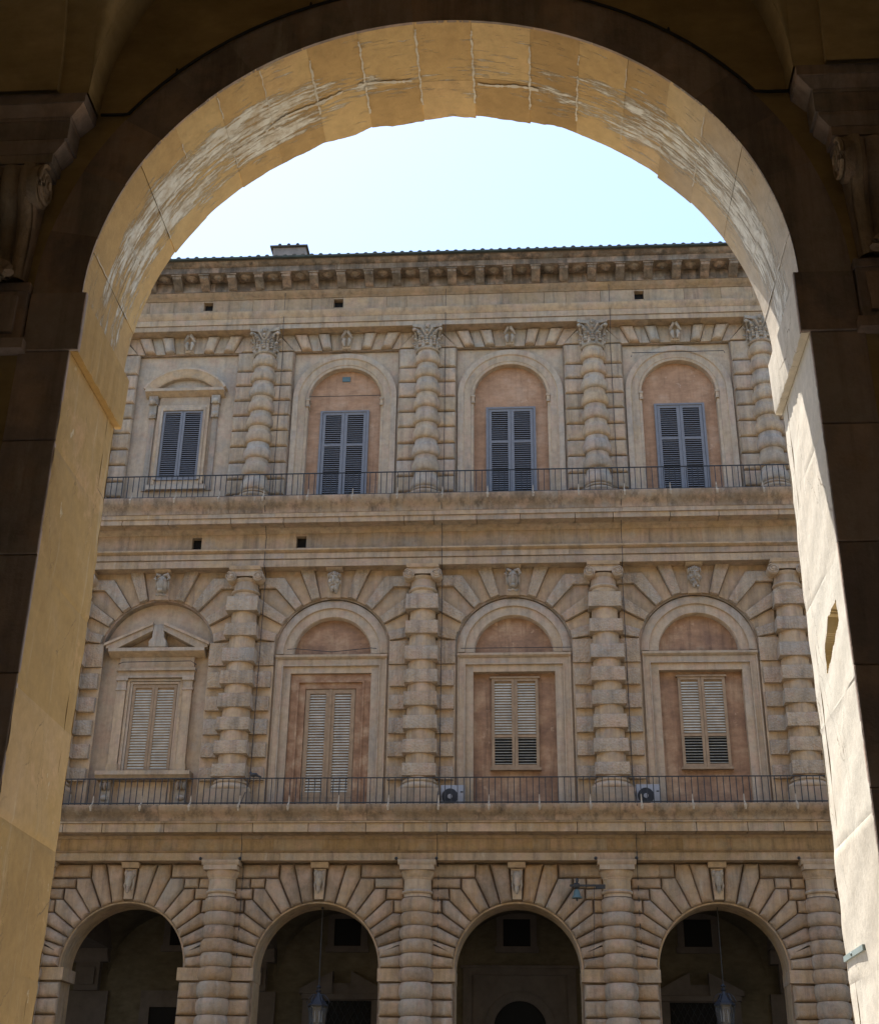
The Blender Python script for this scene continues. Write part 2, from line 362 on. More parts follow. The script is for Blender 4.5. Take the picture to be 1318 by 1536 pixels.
# ------------------------------------------------------------------ the ground
g = MB(); g.add([(-120, 8.6, 0), (120, 8.6, 0), (120, 160, 0), (-120, 160, 0)], [(0, 1, 2, 3)])
tag(g.build('courtyard_ground', M['gravel']), kind='structure')
g = MB(); g.add([(-40, 8.6, 0.004), (40, 8.6, 0.004), (40, 19, 0.004), (-40, 19, 0.004)], [(0, 1, 2, 3)])
tag(g.build('courtyard_bounce_strip', M['bounce_strip']), kind='structure')  # unseen strip added to bounce sunlight onto the near arch soffit
g = MB(); g.add([(-120, -60, 0.004), (120, -60, 0.004), (120, 8.6, 0.004), (-120, 8.6, 0.004)], [(0, 1, 2, 3)])
tag(g.build('portico_floor', M['paving']), kind='structure')

# ================================================================== THE PALACE ACROSS THE COURT
D = 44.59
BAY = 6.5
COLX = [-16.42, -10.176, -3.676, 2.824, 9.324, 15.824, -22.92]
BAYX = [-13.29, -6.926, -0.426, 6.074, 12.574, -19.67]
XB = [(COLX[i], COLX[i + 1]) for i in range(5)] + [(COLX[6], COLX[0])]          # side limits of each bay
CL, CR = COLX[6], COLX[5]
XL, XR = -30.0, 23.0
pal = thing('palace', (0, D, 0), 'three storey rusticated stone palace with shuttered windows across the courtyard', 'palace')
SPR = 7.13                                              # springing of the ground arches
# --- wall backing
wl = MB()
edges = [COLX[0]] + COLX[1:]
for i, cx in enumerate(BAYX): wl.arch_panel(cx, XB[i][0], XB[i][1], 0, 10.5, SPR, 2.02, 0.0)
wl.box(XL, CL, 0, 1.1, 0, 10.5); wl.box(CR, XR, 0, 1.1, 0, 10.5)
for i, cx in enumerate(BAYX):                           # inner face of the ground wall
    wl.arch_panel(cx, XB[i][0], XB[i][1], 0, 10.5, SPR, 2.02, -1.1)
for i, cx in enumerate(BAYX): wl.arch_panel(cx, XB[i][0], XB[i][1], 10.5, 22.0, 17.93, 2.045, 0.0); wl.reveal(cx, 10.5, 17.93, 2.045, 0.0, -0.32)
wl.box(XL, CL, 0, .4, 10.5, 34); wl.box(CR, XR, 0, .4, 10.5, 34)
for i, cx in enumerate(BAYX):
    x0, x1, z1 = cx - 2.08, cx + 2.08, 30.66
    wl.box(XB[i][0], x0, 0, .4, 22.0, 34); wl.box(x1, XB[i][1], 0, .4, 22.0, 34); wl.box(x0, x1, 0, .4, z1, 34)
wl.box(XL, XR, 0.45, 6.0, 10.55, 33.9)
wl.build('wall', M['joint'], pal, smooth=30)
for cx in BAYX: s = MB(); s.reveal(0, 0, SPR, 2.02, 0.0, -1.1); s.build('arch_soffit', M['cornice_low'], pal, (cx, 0, 0))

# --- entablatures, one part for each storey
def entab(z, name, label, hi, mat='cornice'):
    """z: dict of heights; p as measured from the soffits"""
    e = MB(); A0, A1 = z['arch']; F0, F1 = z['frieze']; C0, C1 = z['corona']; Y0, Y1 = z['cyma']
    if hi:
        s1 = A0 + (A1 - A0) * .42
        e.course([(0, A0), (.56, A0), (.56, s1), (0, s1)], XL, XR, 1.6, 3.4)
        s2 = s1 + (A1 - A0) * .36
        e.course([(0, s1), (.50, s1 + .02), (.60, s1 + .03), (.60, s2), (0, s2)], XL, XR, 1.6, 3.4)
        e.extr_x([(0, s2), (.60, s2 + .015), (.72, A1 - .06), (.72, A1), (0, A1)], XL, XR)
    else:
        e.course([(0, A0), (.56, A0), (.58, A1 - .06), (0, A1 - .06)], XL, XR, 1.6, 3.6)
        e.extr_x([(0, A1 - .06), (.58, A1 - .055), (.66, A1), (0, A1 + .03)], XL, XR)
    holes = z.get('holes', [])
    xs = sorted([XL] + [q for h in holes for q in (h[0], h[1])] + [XR])
    for a, b in zip(xs[::2], xs[1::2]): e.course([(0, F0), (.45, F0), (.45, F1), (0, F1)], a, b, 1.3, 2.6)
    for a, b in holes: e.box(a, b, -.40, -.1, F0, F0 + .08); e.box(a, b, -.449, -.1, F1 - .09, F1)
    e.extr_x([(0, F1), (.47, F1 + .003), (.55, F1 + .07), (.58, F1 + .09), (.72, C0 - .003), (0, C0 - .003)], XL, XR)
    e.course([(0, C0), (1.15, C0), (1.15, C1), (0, C1)], XL, XR, 1.0, 2.4, .022)
    e.course([(0, C1 + .002), (1.2, C1 + .003), (1.2, Y0), (0, Y0)], XL, XR, 2, 4)
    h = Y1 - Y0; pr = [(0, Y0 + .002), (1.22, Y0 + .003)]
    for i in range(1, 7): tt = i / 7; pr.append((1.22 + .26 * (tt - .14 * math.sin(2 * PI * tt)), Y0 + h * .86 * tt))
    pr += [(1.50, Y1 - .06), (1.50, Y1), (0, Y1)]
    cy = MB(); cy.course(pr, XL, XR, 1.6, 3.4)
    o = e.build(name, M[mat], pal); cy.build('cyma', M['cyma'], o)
    o['label'] = label
    for a, b in holes: v = MB(); v.box(a, b, -.2, -.05, F0 + .08, F1 - .09); v.build('vent', M['black'], o)
    return o
entab(dict(arch=(10.46, 10.76), frieze=(10.78, 11.18), corona=(11.27, 11.56), cyma=(11.62, 12.10)), 'entablature', 'plain entablature above the ground arches', False, 'cornice_low')
entab(dict(arch=(21.06, 21.72), frieze=(21.80, 22.42), corona=(22.56, 22.76), cyma=(22.93, 23.50), holes=[(-12.29, -11.94), (-8.39, -8.02)]), 'entablature', 'entablature below the upper balcony', True)

# --- top cornice with brackets
tc = MB()
tc.course([(0, 31.47), (.56, 31.47), (.56, 31.68), (0, 31.68)], XL, XR, 1.6, 3.2)
tc.course([(0, 31.68), (.50, 31.69), (.60, 31.70), (.60, 31.95), (0, 31.95)], XL, XR, 1.6, 3.2)
tc.extr_x([(0, 31.95), (.60, 31.96), (.72, 32.14), (.72, 32.24), (0, 32.24)], XL, XR)
VH = [(-12.81, -12.44), (-7.49, -7.12), (4.56, 4.92)]
xs = [XL] + [q for h in VH for q in h] + [XR]
for a, b in zip(xs[::2], xs[1::2]): tc.course([(0, 32.27), (.45, 32.27), (.45, 32.96), (0, 32.96)], a, b, .8, 1.8, .012)
for a, b in VH: tc.box(a, b, -.44, -.1, 32.27, 32.50); tc.box(a, b, -.447, -.1, 32.90, 32.96)
tc.extr_x([(0, 32.97), (.47, 32.98), (.55, 33.05), (.60, 33.07), (.72, 33.20), (0, 33.20)], XL, XR)
cor = tc.build('cornice', M['cornice'], pal)
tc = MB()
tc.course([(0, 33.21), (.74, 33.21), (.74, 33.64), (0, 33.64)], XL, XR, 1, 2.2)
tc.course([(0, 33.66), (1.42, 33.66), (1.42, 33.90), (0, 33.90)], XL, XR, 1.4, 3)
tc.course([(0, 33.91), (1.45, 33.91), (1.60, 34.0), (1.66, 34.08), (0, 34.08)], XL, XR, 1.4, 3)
tc.build('overhang', M['eaves_dark'], cor)
for a, b in VH: v = MB(); v.box(a, b, -.2, -.05, 32.50, 32.90); v.build('vent', M['black'], cor)
mod = MB()
pr = [(.74, 33.24), (.80, 33.24), (.90, 33.30), (1.08, 33.42), (1.22, 33.46), (1.30, 33.50), (1.34, 33.60), (1.34, 33.654), (.74, 33.654)]
k = len(pr)
mod.add([(-.17, -p, z) for p, z in pr] + [(.17, -p, z) for p, z in pr], [(i, (i+1) % k, (i+1) % k + k, i + k) for i in range(k)] + [tuple(range(k-1, -1, -1)), tuple(range(k, 2*k))])
mod.box(-.21, .21, -1.38, -.74, 33.60, 33.656)
mo = mod.build('bracket', M['eaves_dark'], cor); ros = MB()
ros.lathe([(.02, -.05), (.10, -.05), (.20, 0), (.24, .04)], 0, 0, 12); ros.lump((0, 0, -.05), (.09, .09, .05), 8)
rs = ros.build('rosette', M['eaves_dark'], cor)
MP = 1.112; mx0 = -1.575 - 14 * MP
for i in range(-6, 31):
    x = mx0 + i * MP
    a = mo if i == -6 else link('bracket', mo.data, cor)
    a.location = (x, 0, 0)
    b = rs if i == -6 else link('rosette', rs.data, cor)
    b.location = (x + MP / 2, -1.04, 33.61)

# --- roof, gutter, chimney
rf = MB(); sl_ = math.tan(R_(17))
rf.add([(XL, -1.72, 34.10), (XR, -1.72, 34.10), (XR, 9, 34.10 + 10.72 * sl_), (XL, 9, 34.10 + 10.72 * sl_),
        (XL, -1.72, 34.06), (XR, -1.72, 34.06), (XR, 9, 34.0), (XL, 9, 34.0)], [(0, 1, 2, 3), (7, 6, 5, 4), (0, 4, 5, 1)])
x = XL + .1
while x < XR:
    for j in range(4):
        y0 = -1.78 + j * .45 + random.uniform(-.02, .02); z0 = 34.12 + (y0 + 1.78) * sl_ + random.uniform(-.018, .018); r = .085
        vs = []; n = 6
        for yy, zz, rr in ((y0, z0, r * 1.08), (y0 + .5, z0 + .5 * sl_ , r * .9)):
            vs += [(x + rr * math.cos(PI * q / n), yy, zz + rr * math.sin(PI * q / n)) for q in range(n + 1)]
        rf.add(vs, [(q, q + 1, q + n + 2, q + n + 1) for q in range(n)] + [tuple(range(n, -1, -1))])
    x += .36 + random.uniform(-.012, .012)
roof = rf.build('roof', M['tile'], pal, recalc=False)
gt = MB()
gt.extr_x([(1.68, 34.075), (1.74, 34.05), (1.80, 34.06), (1.82, 34.12), (1.80, 34.12), (1.78, 34.08), (1.70, 34.09)], XL, XR)
gt.build('gutter', M['gutter'], pal)
ch = MB(); ch.box(-10.40, -9.00, .6, 1.5, 34.6, 36.36); ch.build('chimney', M['chimney'], roof)
cc = MB(); cc.box(-10.52, -8.92, .5, 1.6, 36.36, 36.43)
for q in (-10.1, -9.72, -9.34):
    cc.add([(q + .07 * math.cos(PI * i / 6), yy, 36.43 + .07 * math.sin(PI * i / 6)) for yy in (.48, 1.6) for i in range(7)], [(i, i+1, i+8, i+7) for i in range(6)] + [tuple(range(7))])
cc.build('chimney_cap', M['tile'], roof, recalc=False)

# --- ground storey: voussoirs, pier courses, keystones
HJ = [7.13, 7.57, 8.00, 8.42, 8.85, 9.27, 9.63, 9.97, 10.43, 10.43]
AJ = [R_(a) for a in (0, 8.6, 17.6, 26.4, 35, 44.2, 54, 64.5, 75, 85.6)]
XC = 2.80                                               # where the stones run in under the half columns
def low_arch():
    s = MB(); r0 = 2.09; gp = .022
    for sgn in (1, -1):
        for k in range(9):
            a, b = AJ[k], AJ[k+1]; h0, h1 = HJ[k] - SPR, HJ[k+1] - SPR
            da = gp / 2 / r0
            inner = [(r0 * math.cos(t_), r0 * math.sin(t_)) for t_ in (b - da, (a + b) / 2, a + da)]
            xb1 = h1 / math.tan(b); xb0 = h0 / math.tan(a) if a > 0 else 99
            P = []
            if k < 4:
                xe = XC
                up_ = [(min(xb1, XC), h1 - gp/2)] if xb1 < XC else [(XC, XC * math.tan(b) - gp/2)]
                P += up_
                if xb1 < XC: P.append((XC, h1 - gp/2))
                if xb0 < XC: P += [(XC, h0 + gp/2), (xb0, h0 + gp/2)]
                else: P.append((XC, (XC * math.tan(a) if k else h0) + gp/2))
            else:
                P += [(xb1 + gp/2, h1 - gp/2), (xb0 - gp/2, h1 - gp/2)] + ([(xb0 - gp/2, h0)] if k < 8 else [])
            poly = inner[::-1]                           # a .. b along the arch
            pts = inner + P                              # b,mid,a? keep order: arch b->a must close with P from b side
            ring = [inner[2]] + ([(P[-1])] if False else [])
            loop = [inner[0]] + P + [inner[2], inner[1]]
            loop = [(sgn * x_, SPR + z_) for x_, z_ in loop]
            A = sum(loop[i][0] * loop[(i+1) % len(loop)][1] - loop[(i+1) % len(loop)][0] * loop[i][1] for i in range(len(loop)))
            if A < 0: loop = loop[::-1]
            s.pillow(loop, 0, .24 + random.uniform(-.03, .03), .15, 5, .014)
            if k >= 4:                                   # level blocks beside the stepped stones
                x0 = xb0 + gp/2; z0_, z1_ = HJ[k] + gp/2, HJ[k+1] - gp/2
                cuts = [x0, XC] if k < 6 or random.random() < .5 else [x0, x0 + (XC - x0) * random.uniform(.4, .6), XC]
                if k == 8: continue
                for c0, c1 in zip(cuts, cuts[1:]):
                    l2 = [(sgn * (c0 + gp/2), z0_), (sgn * (c1 - gp/2), z0_), (sgn * (c1 - gp/2), z1_), (sgn * (c0 + gp/2), z1_)]
                    if sgn < 0: l2 = l2[::-1]
                    s.pillow(l2, 0, .21 + random.uniform(-.02, .015), .13, 5, .01)
        # the top course runs from the tall stones to the column
        xk = (HJ[7] - SPR) / math.tan(AJ[7])
        l2 = [(sgn * (xk + gp), HJ[7] + gp/2), (sgn * XC, HJ[7] + gp/2), (sgn * XC, 10.42), (sgn * (xk + gp), 10.42)]
        if sgn < 0: l2 = l2[::-1]
        s.pillow(l2, 0, .20, .13, 5)
    return s
RJ = [9.31, 8.85, 8.42, 8.00, 7.57, 7.13, 6.69, 6.18, 5.67, 5.16, 4.65, 4.14, 3.63, 3.12, 2.61, 2.10, 1.59, 1.08, .62]
arch_prof = [(2.02, 0), (2.02, .06), (2.035, .09), (2.085, .09), (2.085, 0)]
for i, cx in enumerate(BAYX):
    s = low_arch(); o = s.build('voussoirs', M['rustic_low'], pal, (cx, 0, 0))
    s = MB(); s.arch_sweep(0, SPR, arch_prof, n=40); s.build('archivolt', M['cornice_low'], pal, (cx, 0, 0))
    # keystone with a carved ram's head
    s = MB(); q = .23
    s.pillow([(-.15, 9.27), (.15, 9.27), (.20, 10.26), (-.20, 10.26)], 0, .22, .03, 2)
    ks = s.build('keystone', M['smooth'], pal, (cx, 0, 0))
    s = MB(); s.extr_x([(0, 10.28), (.30, 10.28), (.42, 10.44), (0, 10.44)], -.29, .29); s.build('keystone_cap', M['smooth'], ks)
    s = MB(); s.lump((0, -.25, 9.98), (.15, .14, .20), 10, .08); s.lump((0, -.34, 9.80), (.10, .12, .20), 10, .05); s.lump((0, -.36, 9.58), (.07, .08, .16), 8, .08)
    for sg in (1, -1):
        s.lump((sg * .13, -.24, 10.10), (.07, .09, .12), 8, .1); s.lump((sg * .05, -.39, 9.93), (.03, .03, .03), 6); s.tube([(sg * .10, -.22, 9.9), (sg * .14, -.26, 9.7), (sg * .10, -.28, 9.55)], [.05, .045, .02])
    s.build('carved_head', M['carved'], ks)
# piers: level courses either side of each half column, and the impost band
def low_pier(sides):
    s = MB()
    for sg in sides:
        for a, b in zip(RJ[6:], RJ[7:]):
            l2 = [(sg * .45, b + .011), (sg * 1.17, b + .011), (sg * 1.17, a - .011), (sg * .45, a - .011)]
            if sg < 0: l2 = l2[::-1]
            s.pillow(l2, 0, .22 + random.uniform(-.02, .02), .16, 5, .012)
        s.box(*sorted((sg * .4, sg * 1.19)), -.02, 0, 0, .6)
    return s
pier0 = None
for i, cx in enumerate(COLX):
    for sg in (1, -1):
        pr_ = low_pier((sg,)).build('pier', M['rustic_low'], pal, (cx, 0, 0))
        s = MB(); xa, xb = sorted((sg * .42, sg * 1.245)); s.box(xa, xb, -.17, 1.13, 6.73, 7.12); s.build('impost', M['cornice_low'], pr_)

# --- half columns
def ring_profile(joints, rb, rg, sharp=.16):
    pr = []
    for a, b in zip(joints, joints[1:]):                 # downwards
        h = a - b
        for t_ in (0.0, .10, .25, .5, .75, .90, 1.0):
            k_ = 1 - abs(2 * t_ - 1) ** 4
            pr.append((rg + (rb - rg) * k_, a - h * t_))
    return pr
def column_low():
    s = MB()
    for a, b in zip(RJ, RJ[1:]):                         # one island for each drum
        rb = .555 + random.uniform(-.012, .012); h = a - b
        pr = [(.42, a - .004)] + [((.47 + (rb - .47) * (1 - abs(2*t_-1) ** 3.2)), a - .006 - (h - .012) * t_) for t_ in (0, .06, .14, .28, .5, .72, .86, .94, 1)] + [(.42, b + .004)]
        s.lathe(pr, 0, -.10, 28, R_(180), R_(360), False)
    return s
def capital_doric():
    s = MB()
    s.lathe([(.50, 9.31), (.46, 9.33), (.45, 9.42), (.50, 9.44), (.52, 9.48), (.50, 9.52), (.455, 9.55), (.45, 9.88), (.47, 9.90), (.47, 9.93), (.49, 9.95), (.52, 10.02), (.55, 10.10), (.555, 10.15)], 0, -.10, 28, R_(170), R_(370), False)
    s.box(-.56, .56, -.68, 0, 10.15, 10.30); s.extr_x([(0, 10.30), (.68, 10.30), (.74, 10.38), (.74, 10.455), (0, 10.455)], -.62, .62)
    return s
cd0 = None
for i, cx in enumerate(COLX):
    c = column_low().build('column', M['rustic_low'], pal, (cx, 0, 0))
    if cd0 is None:
        cd0 = capital_doric().build('capital', M['smooth'], c)
        s = MB(); s.box(-.72, .72, -.85, 0, 0, .35); s.lathe([(.66, .35), (.70, .44), (.66, .53), (.58, .56), (.57, .62)], 0, -.10, 28, R_(180), R_(360), False); bs0 = s.build('base', M['smooth'], c)
    else:
        link('capital', cd0.data, c); link('base', bs0.data, c)

# --- middle storey columns: round shafts gripped by square blocks
BLK = [(19.32, 19.88), (18.38, 18.86), (17.41, 17.90), (16.57, 17.05), (15.73, 16.22), (14.90, 15.37), (14.06, 14.53), (13.26, 13.70)]
def column_mid():
    s = MB(); s.lathe([(.50, 13.2), (.50, 15.5), (.475, 18), (.45, 20.05)], 0, -.12, 28, R_(180), R_(360), False); return s
def capital_ionic():
    s = MB()
    s.lathe([(.45, 19.98), (.455, 20.08), (.50, 20.10), (.53, 20.15), (.50, 20.20), (.46, 20.22), (.45, 20.50), (.50, 20.56), (.53, 20.62)], 0, -.12, 28, R_(180), R_(360), False)
    for sg in (1, -1):                                   # volutes: scroll seen face-on
        x = sg * .50; z = 20.68
        for rr, p in ((.205, .62), (.145, .645), (.085, .67), (.045, .70)):
            n = 18; vs = []
            for yy in (0, -p): vs += [(x + rr * math.cos(2*PI*q/n), yy, z + rr * math.sin(2*PI*q/n)) for q in range(n)]
            s.add(vs, [(q, (q+1) % n, (q+1) % n + n, q + n) for q in range(n)] + [tuple(range(n, 2*n))])
        pts = []
        for q in range(34):
            a = q / 33 * 4.6 * PI; rr = .20 - .165 * q / 33
            pts.append((x + sg * -rr * math.sin(a) * -1 * 1, -.635 - .05 * q / 33, z + rr * math.cos(a)))
        s.tube(pts, .024, 5)
    s.box(-.475, .475, -.60, 0, 20.70, 20.865); s.extr_x([(0, 20.865), (.58, 20.865), (.60, 20.93), (0, 20.93)], -.50, .50)
    s.extr_x([(0, 20.93), (.66, 20.93), (.70, 21.0), (.72, 21.055), (0, 21.055)], -.585, .585)
    return s
def base_mid(z0, zp, zt, r):
    s = MB(); s.box(-r * 1.42, r * 1.42, -r * 1.42 - .12, 0, z0, zp)
    h = zt - zp; pr = []
    for q in range(7): a = -PI/2 + PI * q / 6; pr.append((r * 1.22 + .09 * math.cos(a), zp + h * .26 + h * .26 * math.sin(a)))
    pr += [(r * 1.12, zp + h * .56), (r * 1.10, zp + h * .66)]
    for q in range(5): a = -PI/2 + PI * q / 4; pr.append((r * 1.08 + .06 * math.cos(a), zp + h * .80 + h * .13 * math.sin(a)))
    pr.append((r, zt + .04)); s.lathe(pr, 0, -.12, 28, R_(180), R_(360), False); return s
c0 = None
for i, cx in enumerate(COLX):
    if c0 is None:
        c = column_mid().build('column', M['warm'], pal, (cx, 0, 0)); c0 = c
        ci = capital_ionic().build('capital', M['smooth'], c); bi = base_mid(12.1, 12.80, 13.22, .5).build('base', M['smooth'], c)
    else:
        c = link('column', c0.data, pal, (cx, 0, 0)); link('capital', ci.data, c); link('base', bi.data, c)
    s = MB()
    for a, b in BLK: s.pillow([(-.585, a), (.585, a), (.575, b), (-.575, b)], 0, .67 + random.uniform(-.02, .02), .025, 2, .012)
    s.build('column_block', M['pitted'], c)
# flanks of the middle storey
FL2 = [(16.58, 17.15), (15.73, 16.25), (14.87, 15.42), (14.05, 14.56), (13.24, 13.69)]
for i, cx in enumerate(COLX):
    for sg in (1, -1):
        s = MB(); rc = MB()
        def pl(x0, x1, z0, z1, p, r=.02):
            l2 = [(sg * x0, z0), (sg * x1, z0), (sg * x1, z1), (sg * x0, z1)]
            (s if p > .12 else rc).pillow(l2 if sg > 0 else l2[::-1], 0, p, r, 2, .008)
        zt = 17.41
        for a, b in FL2:
            pl(.40, 1.13, a, b, .21 + random.uniform(-.02, .02))
        pl(.40, 1.18, 17.42, 17.93 + .36, .13, .015); pl(.4, 1.185, 12.11, 17.41, .05, .01)
        o = s.build('pier', M['pitted'], pal, (cx, 0, 0)); rc.build('recessed_stones', M['warm'], o)

# --- middle storey arch stones
Z2 = 17.93
def ray(a, x): return (x, x * math.tan(a))
def mid_arch(sides):
    s = MB(); rc = MB(); r0, XM = 2.12, 2.72
    A = [R_(q) for q in (10.3, 18.6, 29, 37, 48.5, 57, 67.6, 76)]
    def arc(a, b): return [(r0 * math.cos(q), r0 * math.sin(q)) for q in (b, (a+b)/2, a)]
    H = 3.16
    for sg in sides:
        def put(L, p, r):
            tgt = s if p > .1 else rc
            L = [(sg * x_, Z2 + z_) for x_, z_ in L]
            ar = sum(L[i][0]*L[(i+1) % len(L)][1] - L[(i+1) % len(L)][0]*L[i][1] for i in range(len(L)))
            tgt.pillow(L if ar > 0 else L[::-1], 0, p, r, 2, .008)
        i_ = arc(A[0], A[1]); put([i_[0], ray(A[1], XM), ray(A[0], XM), i_[2], i_[1]], .19, .025)
        i_ = arc(A[2], A[3]); put([i_[0], ray(A[3], XM), ray(A[2], XM), i_[2], i_[1]], .20, .025)
        i_ = arc(A[4], A[5]); put([i_[0], (2.85 / math.tan(A[5]), 2.85), (XM + .06, 2.85), (XM + .06, 2.45), (2.45 / math.tan(A[4]), 2.45), i_[2], i_[1]], .20, .025)
        i_ = arc(A[6], A[7]); put([i_[0], (H / math.tan(A[7]), H), (H / math.tan(A[6]), H), i_[2], i_[1]], .20, .025)
        # recessed stones between
        g_ = .008
        for a, b in ((R_(1.5), A[0]), (A[1], A[2]), (A[3], A[4])):
            i_ = arc(a + g_, b - g_); put([i_[0], ray(b - g_, XM), ray(a + g_, XM), i_[2], i_[1]] if b < R_(45) else [i_[0], (2.45/math.tan(b), 2.44), (XM, 2.44), ray(a + g_, XM), i_[2], i_[1]], .055, .01)
        i_ = arc(A[5] + g_, A[6] - g_); put([i_[0], (H / math.tan(A[6]) + .02, H), (XM, H), (XM, 2.86), (2.86 / math.tan(A[5]), 2.86), i_[2], i_[1]], .055, .01)
        i_ = arc(A[7] + g_, R_(89.6)); put([i_[0], (.02, H), (H / math.tan(A[7]) - .02, H), i_[2], i_[1]], .06, .01)
    return s, rc
def head(s, z0, z1, w_, kind):
    """grotesque keystone head: brow, eyes, nose, cheeks, crown of hair, beard or muzzle"""
    zc = z0 + (z1 - z0) * .55; h = (z1 - z0) / 2
    s.lump((0, -.30, zc), (w_, .20, h * .78), 14, .02)
    if kind == 'man':
        for q in range(-3, 4): s.lump((q * w_ * .30, -.36 - .05 * math.cos(q * .5), z1 - .16 - .02 * abs(q)), (w_ * .24, .12, .11), 8, .12)
        s.lump((0, -.50, zc + .02), (.05, .09, .13), 8); s.lump((0, -.46, zc + .15), (w_ * .75, .06, .045), 10)
        for sg in (1, -1):
            s.lump((sg * .10, -.46, zc + .09), (.035, .03, .025), 6); s.lump((sg * .13, -.44, zc - .04), (.07, .06, .08), 8); s.lump((sg * w_, -.26, zc), (.05, .08, .10), 6)
            s.tube([(sg * .02, -.49, zc - .14), (sg * .09, -.47, zc - .17), (sg * .14, -.42, zc - .24)], [.035, .03, .015], 6)
        for q in range(6): s.lump((random.uniform(-.1, .1), -.40 - random.uniform(0, .06), z0 + .10 + q * .045), (.10 - .008 * (5 - q), .09, .08), 8, .12)
    else:
        for sg in (1, -1):
            s.tube([(sg * .06, -.40, z1 - .14), (sg * .20, -.42, z1 - .10), (sg * .27, -.40, z1 - .24), (sg * .20, -.44, z1 - .34)], [.06, .07, .06, .03], 7)
            s.lump((sg * .10, -.47, zc + .12), (.04, .04, .03), 6); s.lump((sg * .22, -.30, zc), (.04, .06, .22), 6, .1)
        s.lump((0, -.48, zc - .06), (.09, .10, .24), 10, .04); s.lump((0, -.52, z0 + .22), (.11, .09, .08), 10, .08)
        s.tube([(-.17, -.34, z0 + .10), (-.08, -.42, z0 + .06), (0, -.44, z0 + .09), (.08, -.42, z0 + .06), (.17, -.34, z0 + .10)], .045, 7)
for i, cx in enumerate(BAYX):
    for sg in (1, -1): va, vb = mid_arch((sg,)); o = va.build('voussoirs', M['pitted'], pal, (cx, 0, 0)); vb.build('recessed_stones', M['warm'], o)
    s = MB(); s.box(-.24, .24, -.16, 0, 19.98, 20.95); kk = s.build('keystone', M['smooth'], pal, (cx, 0, 0))
    s = MB(); s.extr_x([(0, 20.98), (.40, 20.98), (.50, 21.05), (0, 21.05)], -.30, .30); s.build('keystone_cap', M['smooth'], kk)
    s = MB(); head(s, 20.0, 20.97, .21, 'man' if i in (1, 3) else 'beast'); hd = s.build('carved_head', M['carved'], kk)
    hd['label'] = 'bearded man mask' if i in (1, 3) else 'horned beast mask'

# --- shutters
def leaf(s_fr, s_sl, x0, x1, z0, z1, p, st=.085, slat=.085, mid=None, th=.05, openbelow=False, hh=.31):
    s_fr.box(x0, x0 + st, -p, -p + th, z0, z1); s_fr.box(x1 - st, x1, -p, -p + th, z0, z1)
    zs = [z0 + st * 1.2] + (mid or []) + [z1 - st]
    s_fr.box(x0 + st, x1 - st, -p + .002, -p + th, z0, z0 + st * 1.2); s_fr.box(x0 + st, x1 - st, -p + .002, -p + th, z1 - st, z1)
    for q in (mid or []): s_fr.box(x0 + st, x1 - st, -p + .002, -p + th, q - .045, q + .045)
    z = z0 + st * 1.2 + slat * .5
    while z < z1 - st - .02:
        if not any(abs(z - q) < .06 for q in (mid or [])):
            a, b = x0 + st - .005, x1 - st + .005; h = slat * (hh if not (openbelow and z < mid[0]) else .13)
            s_sl.add([(a, -p + .010, z - h), (b, -p + .010, z - h), (b, -p + .048, z + h), (a, -p + .048, z + h),
                      (a, -p + .022, z - h - .006), (b, -p + .022, z - h - .006), (b, -p + .060, z + h - .006), (a, -p + .060, z + h - .006)],
                     [(0, 1, 2, 3), (7, 6, 5, 4), (0, 4, 5, 1), (3, 2, 6, 7)])
        z += slat

